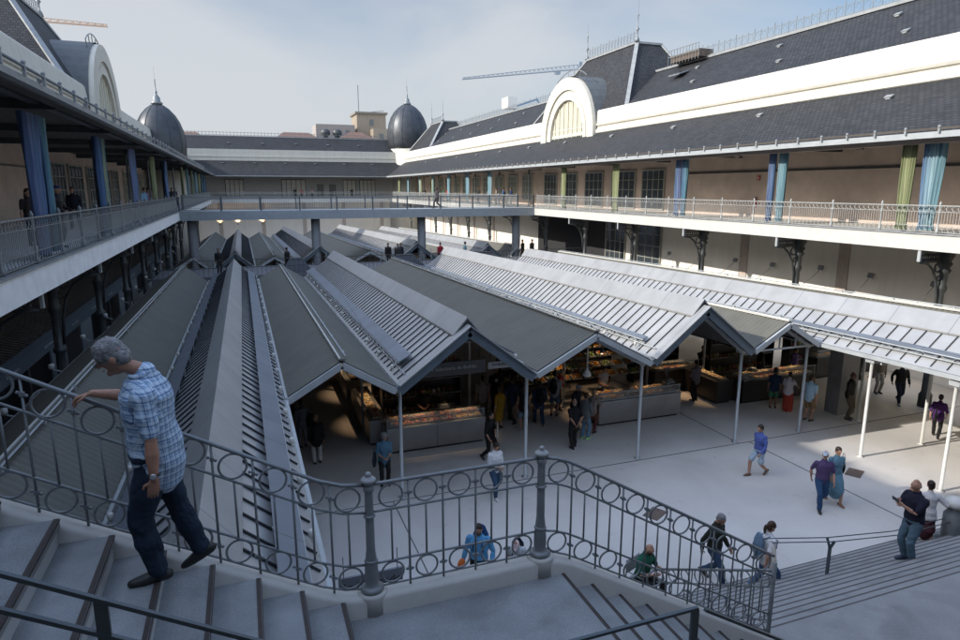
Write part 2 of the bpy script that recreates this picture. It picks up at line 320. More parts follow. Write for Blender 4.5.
def person(label,x,y,z,face,h=1.72,pose='stand',sex='m',skin='l',hair='dbrown',style='short',top=(.1,.1,.12),sleeve='short',bot=(.03,.035,.06),lower='trousers',shoes=(.02,.02,.02),
           vox=.018,group=None,turn=0,nod=0,lean=None,hands=None,feet=None,topmat=None,build=1.12,socks=None,topname=None,extra=None,pel=None,neck=0,fine=False,hem=.0,beard=False):
    s=h/1.75; P=dict(PRE[pose]); 
    if hands: P['h']=hands
    if feet: P['f']=feet
    if pel: P['pel']=pel
    ln=lean if lean is not None else P.get('lean',(0,.02))
    fem=sex=='f'; bw=build
    pc=V(P.get('pel',(0,0,.93)))*s
    f0=[V(q)*s for q in P['f']]
    # lower pelvis when the stride is wide
    if 'pel' not in P:
        mid=(f0[0]+f0[1])/2; pc=V((mid.x,mid.y,pc.z)); 
        for q in f0:
            d=V((q.x-pc.x,q.y-pc.y,0)).length; pc.z=min(pc.z,min(q.z,.2)+math.sqrt(max((.845*s)**2-d*d,.1)))
    up=V((ln[0],ln[1],1)).normalized(); rt=(V((1,0,0))-up*up.x).normalized(); fw=up.cross(rt)
    ab=pc+up*.14*s; ch=pc+up*.34*s; sh=pc+up*.48*s; nb=pc+up*.56*s+fw*.0
    sw=(.165 if fem else .19)*s*(.5+.5*bw); hw=.09*s
    A=Matrix.Rotation(R(turn),3,up); hf=A@fw; hr=A@rt; B=Matrix.Rotation(-R(nod),3,hr); hf=B@hf; hu=hr.cross(hf)
    hc=nb+up*.03*s+fw*(.02+neck)*s+hu*.125*s+hf*.012*s
    # --- pieces
    def torso(mb,g,low=-.04,hip=True):
        W=[.155,.150,.135 if fem else .15,.155 if fem else .168,.155 if fem else .175,.10,.055]; D=[.115,.112,.098,.115,.118,.085,.055]
        if fem: W[0]=.172; W[1]=.158; W[2]=.128
        Z=[low,.06,.18,.30,.42,.51,.55]
        k=bw; loft(mb,[pc+up*q*s+fw*(-.01+.02*math.sin(q*5))*s for q in Z],[w*s*k+g for w in W],[d*s*k*(1.12 if (k>1.05 and i in(1,2)) else 1)+g for i,d in enumerate(D)],ref=rt,n=16)
        if fem:
            for e in(-1,1): mb.ball(pc+up*.34*s+rt*e*.075*s+fw*(.085*s*k),.062*s+g*.5,10,6)
        for e in(-1,1): mb.ball(pc+up*.455*s+rt*e*sw*.93,.062*s*(.6+.4*bw)+g,10,6)
    arms=[]
    for e,ht in((1,P['h'][0]),(-1,P['h'][1])):
        a=sh+rt*e*sw-up*.02*s; t=V(ht)*s
        if 'pel' not in P and not hands: t.x+=pc.x; t.y+=pc.y
        el,t=ik(a,t,.29*s,.255*s,(-up*.6-fw*.7+rt*e*.5)); arms.append((e,a,el,t))
    legs=[]
    for e,ft in((1,f0[0]),(-1,f0[1])):
        a=pc+rt*e*hw-up*.03*s; kn,t=ik(a,ft,.43*s,.415*s,V((e*.12,1,.1))); legs.append((e,a,kn,t))
    bk=.5+.5*bw
    def arm(mb,g,upto):
        for e,a,el,t in arms:
            if upto>=1: q=el
            else: q=a.lerp(el,upto)
            pts=[a,a.lerp(q,.5),q]; rr=[.052*s*bk+g,.047*s*bk+g,(.047-.008*upto)*s*bk+g]
            if upto>1.01:
                w=el.lerp(t,upto-1); pts+=[el.lerp(w,.35),w]; rr+=[.040*s*bk+g,(.027 if g<.004 else .030)*s+g]
            loft(mb,pts,rr,n=10,ref=fw)
    def leg(mb,g,upto,flare=0):
        for e,a,kn,t in legs:
            if fine: g+=.002
            pts=[a-up*0,a.lerp(kn,.5)];rr=[.088*s*bk+g,.076*s*bk+g]
            if upto<=1: q=a.lerp(kn,upto); pts.append(q); rr.append(.068*s*bk+g+flare)
            else:
                w=kn.lerp(t,upto-1); pts+=[kn,kn.lerp(w,.35),w]; rr+=[.056*s*bk+g,.053*s*bk+g+flare*.4,.038*s+g+flare]
            loft(mb,pts,rr,n=12,ref=rt)
    # --- body
    mb=MB(); torso(mb,0); arm(mb,0,2.0); leg(mb,0,2.0)
    loft(mb,[nb-up*.04*s,nb+up*.04*s+fw*neck*.4*s,hc-hu*.05*s],[.058*s,.05*s,.05*s],n=10,ref=rt)
    hs=s*1.0
    loft(mb,[hc-hu*.075*hs+hf*.022*hs,hc-hu*.045*hs+hf*.012*hs,hc+hf*.004*hs,hc+hu*.045*hs-hf*.002*hs,hc+hu*.072*hs-hf*.010*hs],[.034*hs,.056*hs,.070*hs,.073*hs,.054*hs],[.046*hs,.074*hs,.088*hs,.091*hs,.064*hs],ref=hr,n=16)
    mb.ball(hc-hf*.03*hs+hu*.025*hs,.072*hs,12,8)
    # nose, brow, ears, chin
    loft(mb,[hc+hf*.088*hs+hu*.022*hs,hc+hf*.106*hs-hu*.012*hs],[.008*hs,.013*hs],n=8,ref=hr)
    mb.ball(hc+hf*.075*hs-hu*.082*hs,.022*hs,8,6)
    for e in(-1,1):
        mb.ball(hc+hr*e*.078*hs-hf*.006*hs-hu*.010*hs,.030*hs,8,6,sc=(.35,.8,1),M=Matrix((hr,hf,hu)).transposed())
        mb.ball(hc+hf*.084*hs+hr*e*.032*hs+hu*.030*hs,.014*hs,8,5,sc=(1.4,.5,.5),M=Matrix((hr,hf,hu)).transposed())
    bv=vox
    me=remesh(mb,bv,3,'person')
    sk=mat('skin_'+skin,SKIN[skin],.55,0,var=.06,vs=18,spec=.4)
    # hands, eyes, lips joined without remeshing
    hb=MB(); hb.smooth=True
    for e,a,el,t in arms:
        d=(t-el).normalized(); 
        if hands and extra and extra.get('handdir',{}).get(e): d=V(extra['handdir'][e]).normalized()
        nrm=(-rt*e)-d*(-rt*e).dot(d)
        if extra and extra.get('palm',{}).get(e): nrm=V(extra['palm'][e]); nrm=nrm-d*nrm.dot(d)
        nrm=nrm.normalized() if nrm.length>.1 else d.orthogonal(); sd=d.cross(nrm)*(1 if e>0 else -1)   # sd: towards the thumb
        if sd.dot(fw)<0: sd=-sd
        loft(hb,[t-d*.015*s,t+d*.035*s,t+d*.08*s],[.025*s,.036*s,.038*s],[.018*s,.015*s,.013*s],ref=sd,n=8)
        curl=.5 if pose not in('phone',) else .9
        if extra and 'curl' in extra: curl=extra['curl'].get(e,curl)
        for i,(o,L) in enumerate(((.027,.072),(.010,.080),(-.008,.075),(-.025,.058))):
            b0=t+d*.085*s+sd*o*s; d1=(d*math.cos(curl*.5)+nrm*math.sin(curl*.5)); d2=(d*math.cos(curl*1.3)+nrm*math.sin(curl*1.3)); d3=(d*math.cos(curl*2)+nrm*math.sin(curl*2))
            p1=b0+d1*L*.45*s; p2=p1+d2*L*.32*s; p3=p2+d3*L*.25*s
            loft(hb,[b0,p1,p2,p3],[.0095*s,.009*s,.008*s,.007*s],n=6)
        tb=t+d*.03*s+sd*.026*s; td=(d*.6+sd*.75+nrm*.35).normalized(); t2=tb+td*.038*s; td2=(d*.9+sd*.25+nrm*.35).normalized()
        loft(hb,[tb,t2,t2+td2*.03*s],[.012*s,.0105*s,.009*s],n=6)
    F=Matrix((hr,hf,hu)).transposed()
    hb.cur=1
    for e in(-1,1): hb.ball(hc+hf*.0865*hs+hr*e*.031*hs+hu*.016*hs,.0105*hs,8,6,sc=(1.2,.55,.75),M=F)
    hb.cur=2
    for e in(-1,1): hb.ball(hc+hf*.0925*hs+hr*e*.031*hs+hu*.016*hs,.0045*hs,6,4,sc=(1,.5,1),M=F)
    hb.cur=3; hb.ball(hc+hf*.0955*hs-hu*.047*hs,.018*hs,8,5,sc=(1.1,.4,.32),M=F)
    hb.cur=2
    if style!='none':
        hb.cur=4
        for e in(-1,1): hb.ball(hc+hf*.088*hs+hr*e*.033*hs+hu*.038*hs,.017*hs,6,4,sc=(1.2,.35,.25),M=F)
    hm=hairmat(hair)
    bm=bmesh.new(); bm.from_mesh(me); m2=hb.mesh('t',[sk]); bm.from_mesh(m2); bm.to_mesh(me); bm.free(); bpy.data.meshes.remove(m2)
    me.materials.clear()
    for m_ in (sk,mat('eye_white',(.6,.58,.55),.3),mat('eye_iris',(.02,.015,.01),.2),mat('lips_'+skin,tuple(c*.75 if i else c*.95 for i,c in enumerate(SKIN[skin])),.5),hm): me.materials.append(m_)
    for p in me.polygons: p.use_smooth=True
    body=bpy.data.objects.new('person',me); C.objects.link(body); body.location=(x,y,z); body.rotation_euler=(0,0,R(face)); tag(body,label,'person',group)
    def put(me_,name,mt):
        me_.materials.clear(); me_.materials.append(mt); o=bpy.data.objects.new(name,me_); C.objects.link(o); o.parent=body; return o
    cv=vox*.9; wr=.016 if fine else (.013 if vox<.0165 else 0)
    # --- lower garment
    dress=lower=='dress'
    if lower in('trousers','shorts'):
        mb=MB(); loft(mb,[pc-up*.07*s,pc+up*.0*s,pc+up*.085*s],[.14*s*bw+.01,(.165 if fem else .155)*s*bw+.012,.148*s*bw+.012],[.10*s*bw,.122*s*bw+.012,.115*s*bw+.012],ref=rt,n=16)
        leg(mb,.013 if not fem else .007,1.97 if lower=='trousers' else .82,.012 if lower=='trousers' else .02)
        put(remesh(mb,cv,2,lower,wr),lower,cloth(bot))
    elif lower in('skirt','longskirt','dress'):
        kz={'skirt':.50,'dress':.46,'longskirt':.16}[lower]*s; base=(legs[0][2]+legs[1][2])/2
        bx,by=(base.x+pc.x)/2,(base.y+pc.y)/2; spread=abs(legs[0][3].y-legs[1][3].y)*.35
        mb=MB(); loft(mb,[V((bx,by,kz)),V((bx,by,(kz+pc.z)/2)),pc,pc+up*.12*s],[.19*s*bw,.185*s*bw,.178*s*bw,.145*s*bw],[.14*s+spread,.14*s+spread*.6,.135*s*bw,.115*s*bw],ref=rt,n=20)
        put(remesh(mb,cv,2,'skirt',wr),'skirt' if not dress else 'dress_skirt',cloth(bot if not dress else top))
    # --- top
    mb=MB(); torso(mb,.016,low=-.02-hem); up_={'none':.18,'short':.78,'mid':1.15,'long':1.93}[sleeve]
    if sleeve!='none': arm(mb,.014,up_)
    nm=topname or {'none':'vest','short':'shirt','mid':'shirt','long':'jumper'}[sleeve]
    tp=put(remesh(mb,cv,2 if not fine else 4,nm,wr),nm,topmat or cloth(top))
    # --- shoes
    for e,a,kn,t in legs:
        mb=MB(); d=V((e*.12,1,0)).normalized(); 
        if t.z>.115*s and not (extra and extra.get('flat')==e): d=V((e*.1,1,-.55)).normalized()
        uz=(V((0,0,1))-d*d.z).normalized()
        loft(mb,[t-d*.055*s-uz*.045*s,t+d*.03*s-uz*.04*s,t+d*.10*s-uz*.052*s,t+d*.165*s-uz*.056*s],[.038*s,.042*s,.049*s,.036*s],[.040*s,.050*s,.036*s,.026*s],ref=(1,0,0),n=12)
        o=mb.build('shoe',mat('shoe_%02x%02x%02x'%tuple(int(c*255) for c in shoes),shoes,.5),body)
    # --- hair / hat
    if style!='none':
        hb=MB()
        def hp(a,b,c): return hc+hr*a*hs+hf*b*hs+hu*c*hs
        if style in('short','long','bun','pony','curly','fluffy'):
            k={'curly':1.14,'fluffy':1.03}.get(style,1)*(1.02 if fem else 1)
            hb.ball(hp(0,(-.018 if not fem else -.015)+(.014 if fine else 0),.042+(.004 if fine else 0)),1,16,12,sc=(.084*hs*k,.097*hs*k,.096*hs*k),M=F)
            hb.ball(hp(0,-.048,-.015),1,14,10,sc=(.076*hs*k,.062*hs*k,.072*hs*k),M=F)
        if style=='long': loft(hb,[hp(0,-.05,.0),hp(0,-.07,-.09),hp(0,-.085,-.19),hp(0,-.09,-.26)],[.082*hs,.088*hs,.08*hs,.05*hs],[.05*hs,.04*hs,.035*hs,.025*hs],ref=hr)
        if style=='bun': hb.ball(hp(0,-.11,.05),.04*hs,10,8)
        if style=='pony': loft(hb,[hp(0,-.09,.04),hp(0,-.14,.01),hp(0,-.15,-.08),hp(0,-.13,-.16)],[.03*hs,.04*hs,.038*hs,.02*hs])
        if style=='bald': hb.ball(hp(0,-.038,-.012),1,14,10,sc=(.0765*hs,.066*hs,.052*hs),M=F)
        if style=='cap': hb.ball(hp(0,-.045,-.01),1,14,10,sc=(.076*hs,.06*hs,.06*hs),M=F)
        if beard: hb.ball(hp(0,.045,-.06),1,12,8,sc=(.058*hs,.055*hs,.045*hs),M=F)
        me_=remesh(hb,min(vox,.012),1,'hair')
        if style in('curly','fluffy','long','pony') or fine:
            nn=[v.normal.copy() for v in me_.vertices]
            for vv,vn in zip(me_.vertices,nn):
                q=noise.noise(vv.co*(38 if style=='curly' else 60)); vv.co+=vn*(q*(.012 if style=='curly' else .006)+(noise.noise(vv.co*23)*.008 if fine else 0))
        put(me_,'hair',hm)
    if extra and 'hat' in extra:
        hb=MB(); hcl=extra['hat']
        hb.ball(hc+hu*.045*hs-hf*.012*hs,1,14,8,sc=(.084*hs,.102*hs,.075*hs),M=F)
        loft(hb,[hc+hu*.055*hs+hf*.05*hs,hc+hu*.045*hs+hf*.125*hs],[.07*hs,.05*hs],[.008*hs,.006*hs],ref=hr)
        put(remesh(hb,.011,1,'hat'),'hat',cloth(hcl))
    if extra and 'glasses' in extra:
        hb=MB()
        for e in(-1,1):
            c=hc+hf*.107*hs+hr*e*.032*hs+hu*.014*hs; pts=[c+hr*math.cos(i*math.pi/6)*.023*hs+hu*math.sin(i*math.pi/6)*.016*hs for i in range(12)]
            hb.tube(pts,.0022,5,closed=True); hb.tube([c+hr*e*.023*hs,hc+hr*e*.079*hs+hf*.005*hs+hu*.016*hs],.002,5)
        hb.tube([hc+hf*.108*hs-hr*.009*hs+hu*.016*hs,hc+hf*.108*hs+hr*.009*hs+hu*.016*hs],.002,5)
        hb.build('glasses',mat('glasses_frame',(.01,.01,.012),.3),body)
    info=dict(body=body,pc=pc,up=up,rt=rt,fw=fw,arms=arms,legs=legs,sh=sh,hc=hc,s=s,hf=hf,hr=hr,hu=hu,nb=nb,bw=bw)
    return info
def rotz(p,face,x,y,z):
    q=Matrix.Rotation(R(face),3,'Z')@V(p); return q+V((x,y,z))
def backpack(label,I,col,big=1.0,strap=True):
    """a bag worn on the back: its own thing, in the wearer's place"""
    b=I['body']; up,rt,fw,s=I['up'],I['rt'],I['fw'],I['s']; mb=MB(); c=I['pc']+up*.30*s-fw*(.118*I['bw']+.09*big)*s
    F=Matrix((rt,fw,up)).transposed()
    r=thing('backpack',label,'backpack',b.location,b.rotation_euler.z)
    loft(mb,[c-up*.19*s*big,c-up*.1*s*big,c+up*.1*s*big,c+up*.2*s*big],[.13*s*big,.155*s*big,.15*s*big,.11*s*big],[.07*s*big,.085*s*big,.08*s*big,.055*s*big],ref=rt,n=12)
    put=remesh(mb,.02,1,'pack'); put.materials.clear(); put.materials.append(cloth(col)); o=bpy.data.objects.new('pack',put); C.objects.link(o); o.parent=r
    mb=MB(); loft(mb,[c-up*.12*s*big-fw*.075*s*big,c+up*.02*s*big-fw*.08*s*big],[.09*s*big,.09*s*big],[.03*s,.03*s],ref=rt,n=10); mb.build('pocket',cloth(tuple(k*.75 for k in col)),r)
    if strap:
        for e in(-1,1):
            mb=MB(); x=rt*e*.085*s; k=I['bw']
            mb.tube([c+x+up*.17*s+fw*.02*s,I['pc']+x+up*.525*s-fw*.02*s,I['pc']+x*1.1+up*.42*s+fw*.15*s*k,I['pc']+x*1.35+up*.25*s+fw*.13*s*k,c+x*1.6-up*.1*s+fw*.05*s],.013,6); mb.build('strap',cloth(tuple(k*.6 for k in col)),r)
    return r
def handbag(label,pos,face,col,w=.30,h=.24,d=.09,strap=.25,name='handbag',cat='bag'):
    r=thing(name,label,cat,pos,R(face)); mb=MB()
    loft(mb,[(0,0,-h),(0,0,-h*.55),(0,0,-h*.08)],[w*.46,w*.5,w*.4],[d*.5,d*.55,d*.3],ref=(1,0,0),n=10); mb.build('bag_body',cloth(col,.6),r)
    mb=MB(); pts=[(w*.33*math.cos(a),0,-.03+strap*math.sin(a)) for a in [math.pi*i/8 for i in range(9)]]; mb.tube(pts,.007,5); mb.build('strap',cloth(tuple(c*.7 for c in col),.6),r)
    return r
# ---------------------------------------------------------------- people in the picture
def plaid():
    m=mat('plaid_shirt',(.25,.38,.55),.85,spec=.2); n,l,b=nodes(m)
    tc=n.new('ShaderNodeTexCoord'); sp=n.new('ShaderNodeSeparateXYZ'); l.new(tc.outputs['Object'],sp.inputs[0])
    ns=n.new('ShaderNodeTexNoise'); ns.inputs['Scale'].default_value=7; l.new(tc.outputs['Object'],ns.inputs['Vector'])
    gm=n.new('ShaderNodeNewGeometry')
    def line(src,freq,width,ph=0,wob=.012):
        a=n.new('ShaderNodeMath'); a.operation='MULTIPLY_ADD'; a.inputs[1].default_value=wob; l.new(ns.outputs['Fac'],a.inputs[0]); l.new(src,a.inputs[2])
        q=n.new('ShaderNodeMath'); q.operation='MULTIPLY_ADD'; q.inputs[1].default_value=freq; q.inputs[2].default_value=ph; l.new(a.outputs[0],q.inputs[0])
        f=n.new('ShaderNodeMath'); f.operation='FRACT'; l.new(q.outputs[0],f.inputs[0])
        c=n.new('ShaderNodeMath'); c.operation='LESS_THAN'; c.inputs[1].default_value=width; l.new(f.outputs[0],c.inputs[0]); return c.outputs[0]
    side=n.new('ShaderNodeMath'); side.operation='SUBTRACT'; l.new(sp.outputs['Y'],side.inputs[0]); l.new(sp.outputs['X'],side.inputs[1])
    col=None; cur=(.22,.34,.50,1)
    def over(fac,color,k,prev):
        mu=n.new('ShaderNodeMath'); mu.operation='MULTIPLY'; mu.inputs[1].default_value=k; l.new(fac,mu.inputs[0])
        x=n.new('ShaderNodeMix'); x.data_type='RGBA'; l.new(mu.outputs[0],x.inputs[0]); x.inputs[7].default_value=(*color,1)
        if prev is None: x.inputs[6].default_value=cur
        else: l.new(prev,x.inputs[6])
        return x.outputs[2]
    p=over(line(sp.outputs['Z'],19,.42),(.48,.60,.72),.7,None)
    p=over(line(side.outputs[0],17,.40),(.50,.62,.74),.6,p)
    p=over(line(sp.outputs['Z'],19,.11,.15),(.05,.10,.22),.75,p); p=over(line(side.outputs[0],17,.11,.2),(.05,.10,.22),.7,p)
    p=over(line(sp.outputs['Z'],38,.07,.6),(.75,.78,.8),.6,p); p=over(line(side.outputs[0],34,.07,.55),(.75,.78,.8),.6,p)
    l.new(p,b.inputs['Base Color'])
    t=n.new('ShaderNodeTexNoise'); t.inputs['Scale'].default_value=6; t.inputs['Detail'].default_value=3; t.inputs['Distortion'].default_value=1.2; l.new(tc.outputs['Object'],t.inputs['Vector'])
    bp=n.new('ShaderNodeBump'); bp.inputs['Strength'].default_value=.9; bp.inputs['Distance'].default_value=.035; l.new(t.outputs['Fac'],bp.inputs['Height']); l.new(bp.outputs[0],b.inputs['Normal'])
    return m
def denim(name,col):
    m=mat(name,col,.85,0,var=.3,vs=5,spec=.2); n,l,b=nodes(m); tc=n.new('ShaderNodeTexCoord'); t=n.new('ShaderNodeTexNoise'); t.inputs['Scale'].default_value=7; t.inputs['Distortion'].default_value=1.5; t.inputs['Detail'].default_value=3; l.new(tc.outputs['Object'],t.inputs['Vector'])
    bp=n.new('ShaderNodeBump'); bp.inputs['Strength'].default_value=.9; bp.inputs['Distance'].default_value=.035; l.new(t.outputs['Fac'],bp.inputs['Height']); l.new(bp.outputs[0],b.inputs['Normal']); return m
S=1.05
man=person('grey haired man in blue plaid shirt and jeans climbing the stair beside the railing',-.70,4.72,5.68,90,1.76,skin='m',hair='grey',style='fluffy',vox=.0085,fine=True,nod=28,neck=.085,
  lean=(0,.03),hands=((.36,.40,1.47),(-.33,-.04,1.02)),feet=((.12,-.26,.17),(-.10,.03,.268)),pel=(0,-.02,1.115),topmat=plaid(),sleeve='short',bot=(.02,.035,.07),hem=.07,build=1.30,
  extra=dict(glasses=1,flat=-1,palm={1:(-.1,-.2,-1),-1:(1,0,.1)},handdir={1:(.1,.9,-.25),-1:(.05,.15,-1)},curl={1:.8,-1:.55}))
for c in man['body'].children:
    if c.name.startswith('trousers'): c.data.materials[0]=denim('denim_dark',(.022,.034,.055))
b=man['body']; b.data.materials[0]=mat('skin_man',(.36,.19,.125),.5,0,var=.12,vs=22,bump=.25,bs=90,spec=.4)
s=man['s']; e,a,el,t_=man['arms'][1]; d=(t_-el).normalized(); w=t_-d*.03
m=MB(); u=d.orthogonal().normalized(); v=d.cross(u); m.tube([w+(u*math.cos(q)+v*math.sin(q))*.034 for q in [math.pi*k/8 for k in range(16)]],.009,6,closed=True); o=m.build('watch_strap',mat('watch_black',(.012,.012,.014),.4),b)
m=MB(); m.ball(w+V((-1,0,.05))*.036,.021,12,6,sc=(.4,1,1)); m.build('watch_face',mat('watch_dial',(.5,.5,.52),.2,.6),o)
# shirt collar, belt, button placket and pocket
m=MB(); nb,rt,up,fw=man['nb'],man['rt'],man['up'],man['fw']
m.tube([nb+up*(.005+.012*math.sin(q*2))+rt*math.cos(q)*.072*s+fw*(math.sin(q)*.070*s+.018) for q in [2*math.pi*k/16 for k in range(16)]],.019,8,closed=True); m.build('collar',MATS['plaid_shirt'],b)

def P(lab,x,y,face,h=1.7,**k): return person(lab,x,y,k.pop('z',0),face,h,**k)
WHT=(.62,.62,.63);NAVY=(.02,.027,.055);BLK=(.012,.012,.014);DEN=(.06,.11,.20);LDEN=(.16,.25,.36);OLV=(.05,.05,.035)
# open court, right to left
I=P('man in purple polo and white flat cap strolling arm in arm',14.33,11.98,150,1.70,pose='walk',hair='grey',style='cap',top=(.085,.055,.13),bot=(.025,.06,.13),skin='m',turn=-25,hands=None,extra=dict(hat=(.45,.5,.56)),vox=.014)
I=P('woman in a belted blue dress walking beside the man in purple',14.95,12.12,160,1.66,pose='walk2',sex='f',style='short',hair='dbrown',top=(.11,.21,.27),sleeve='mid',lower='dress',skin='m',shoes=(.25,.13,.08),vox=.014)
handbag('black handbag at the hip of the woman in the blue dress',(15.33,12.22,1.12),60,(.012,.012,.012))
P('barefoot looking walker in royal blue jacket and light denim shorts alone on the open floor',14.24,14.18,95,1.66,pose='walk',sex='f',style='fluffy',hair='dbrown',top=(.075,.11,.32),sleeve='long',lower='shorts',bot=(.33,.42,.5),shoes=(.12,.07,.05),skin='m',vox=.014)
I=P('bald man in navy polo holding up a phone to take a picture on the steps',12.0,7.88,80,1.76,z=1.295,pose='phone',hair='grey',style='bald',top=(.014,.014,.028),bot=(.08,.13,.17),skin='m',vox=.012,nod=8,build=1.18,shoes=(.02,.03,.06))
q=Matrix.Rotation(R(80),3,'Z')
t=thing('smartphone','black phone held up by the bald man on the steps','phone',q@V((.0,.50,1.40))+V((12.0,7.88,1.295)),R(80)); m=MB(); m.cbox((0,0,0),(.155,.01,.078),Matrix.Rotation(-.3,3,'X')); m.build('phone_case',BLACKM,t); m=MB(); m.cbox((0,-.007,.002),(.135,.003,.066),Matrix.Rotation(-.3,3,'X')); m.build('screen',mat('screen_glow',(.3,.35,.4),.2,emit=(.5,.6,.7),es=.5),t)
P('woman in loose white blouse and dark skirt walking away up beside the stone newel',14.45,9.22,-35,1.66,z=.37,pose='walk2',sex='f',style='short',hair='dbrown',top=(.52,.50,.50),sleeve='mid',lower='skirt',bot=(.05,.015,.02),skin='m',vox=.013,hands=((.42,.20,1.15),(-.30,.32,1.38)),build=1.08,hem=.08)
P('man in dark olive jumper stepping down behind the lower balustrade',9.25,10.2,200,1.76,pose='walk',hair='grey',style='short',top=(.022,.024,.017),sleeve='long',bot=(.03,.055,.10),skin='m',nod=25,vox=.013)
I=P('woman with ponytail, white top and tote bag walking right past the end of the balustrade',9.85,9.35,-100,1.66,z=.185,pose='walk',sex='f',style='pony',hair='brown',top=WHT,sleeve='short',bot=DEN,shoes=(.6,.6,.6),skin='m',nod=10,vox=.012)
backpack('limp denim blue backpack on the woman with the ponytail',I,(.13,.20,.28),1.0)
handbag('cream cloth tote bag hanging from the ponytail woman\'s shoulder',(9.75,9.12,1.32),-100,(.55,.52,.46),.34,.36,.08,.22,name='tote_bag',cat='tote bag')
# people behind the landing
I=P('stout man in bright blue shirt with big blue backpack seen through the landing rails',4.22,11.55,150,1.72,pose='stand',hair='dbrown',style='short',top=(.09,.27,.46),sleeve='long',bot=BLK,skin='t',beard=True,turn=10,nod=12,vox=.012,build=1.2,hands=((.34,.1,.85),(-.30,.16,.92)))
backpack('large blue rucksack rising above the shoulders of the man in bright blue',I,(.015,.06,.15),1.2)
handbag('orange cloth bag held low by the man in bright blue',(3.78,11.42,.98),20,(.55,.13,.03),.26,.34,.10,.1,name='cloth_bag')
I=P('person in pink cap and grey top bending forward behind the second newel',5.0,11.3,150,1.55,pose='hold',sex='f',style='cap',hair='brown',top=(.42,.44,.46),sleeve='short',bot=(.12,.13,.14),skin='t',lean=(0,.45),nod=15,vox=.012,extra=dict(hat=(.55,.42,.42)))
backpack('dark navy backpack on the person in the pink cap',I,(.012,.016,.03),1.0)
I=P('balding bearded man in green tee seated behind the lower balustrade',7.45,10.3,-160,1.74,pose='seat',hair='dbrown',style='bald',top=(.012,.085,.05),bot=BLK,skin='m',beard=True,nod=20,vox=.013)
t=thing('folding_chair','grey metal chair under the seated man in green','chair',(7.45,10.3,0),R(-160)); m=MB(); m.box(-.22,.22,-.22,.22,.40,.44); m.build('seat',mat('chair_grey',(.3,.3,.3),.5),t); m=MB(); m.box(-.22,.22,-.26,-.23,.55,.85); m.build('backrest',mat('chair_grey',(.3,.3,.3),.5),t)
for x in(-.2,.2):
    for y in(-.2,.2): m=MB(); m.tube([(x,y,0),(x,y,.4)],.014,6); m.build('leg',IRON,t)
    m=MB(); m.tube([(x*1.1,-.24,.3),(x*1.1,-.245,.85)],.014,6); m.tube([(x*1.15,-.2,.62),(x*1.15,.2,.62),(x*1.1,.2,.4)],.014,6); m.build('arm_frame',IRON,t)
# under the canopies
P('grey haired woman in blue and pink patterned blouse and black leggings at the first post',3.42,17.45,175,1.64,pose='hold',sex='f',style='curly',hair='grey',top=(.08,.17,.24),sleeve='mid',bot=BLK,skin='m',hem=.12,nod=8,vox=.014,turn=35)
handbag('dark shoulder bag of the woman in the patterned blouse',(3.12,17.4,1.0),60,(.015,.02,.03))
P('blond woman in black jacket and white trousers seen from behind in the left aisle',1.72,19.7,0,1.62,pose='stand',sex='f',style='short',hair='blond',top=BLK,sleeve='long',bot=(.58,.56,.56),skin='l',build=1.15,hem=.1,vox=.016)
P('long haired woman facing away in the left aisle, grey top and dark bag',1.42,21.2,15,1.66,pose='hip',sex='f',style='long',hair='dbrown',top=(.14,.15,.19),sleeve='mid',bot=(.22,.2,.24),skin='m',vox=.018)
handbag('dark bag on the arm of the long haired woman in the left aisle',(1.70,21.1,1.1),0,BLK,.34,.30)
P('dark dressed shopper half hidden by the gutter at the left aisle edge',1.0,21.8,-40,1.7,pose='hold',top=BLK,sleeve='long',bot=BLK,skin='m',vox=.02)
P('woman in white tee and blue jeans looking at her phone, left of the post',6.2,15.62,-170,1.68,pose='hold',sex='f',style='bun',hair='dbrown',top=WHT,sleeve='long',bot=(.035,.07,.12),skin='m',shoes=(.5,.5,.5),nod=18,vox=.013,feet=((.08,.16,.08),(-.06,-.2,.1)))
P('woman all in black with a beige shoulder bag standing behind the white tee woman',6.95,18.0,-150,1.68,pose='walk2',sex='f',style='long',hair='black',top=BLK,sleeve='mid',bot=BLK,skin='m',vox=.015)
handbag('beige shoulder bag of the woman all in black',(7.12,17.78,1.18),60,(.33,.29,.24),.36,.26)
P('woman in mustard yellow patterned dress among the shoppers',8.3,20.5,20,1.58,pose='stand',sex='f',style='curly',hair='brown',top=(.36,.21,.02),sleeve='mid',lower='dress',skin='l',vox=.016)
P('tall man in black tee with round white print facing the camera, white sign above',8.85,22.3,170,1.80,pose='stand',style='bald',hair='black',top=(.014,.014,.016),bot=BLK,skin='t',build=1.1,vox=.018)
t=thing('shirt_print','round white print on the tall man\'s black tee','print',(8.80,22.125,1.30),R(170)); m=MB(); m.lathe((0,0,0),[(.07,0),(.07,.004)],12); o=m.build('motif',WHITEP,t); o.rotation_euler=(R(90),0,0)
P('shopper in grey shirt with dark cross strap at the left of the group',8.0,21.5,-20,1.72,pose='stand',top=(.22,.21,.22),bot=OLV,skin='m',hair='black',vox=.018)
P('tall man in navy shirt walking left among the shoppers',8.95,20.9,10,1.84,pose='walk',hair='dbrown',top=(.018,.035,.07),sleeve='mid',bot=(.035,.035,.03),skin='m',vox=.016)
P('woman in black vest and denim shorts beside the man in navy',9.02,20.0,-15,1.72,pose='stand',sex='f',style='long',hair='brown',top=BLK,sleeve='none',lower='shorts',bot=(.16,.24,.33),shoes=(.5,.5,.5),skin='m',vox=.016)
I=P('person in dark denim jacket and jeans with black backpack facing away',9.78,20.3,-10,1.72,pose='walk2',style='short',hair='black',top=(.02,.04,.085),sleeve='long',bot=(.025,.05,.10),shoes=(.2,.1,.05),skin='m',vox=.016); backpack('black backpack on the person in dark denim',I,BLK,1.0)
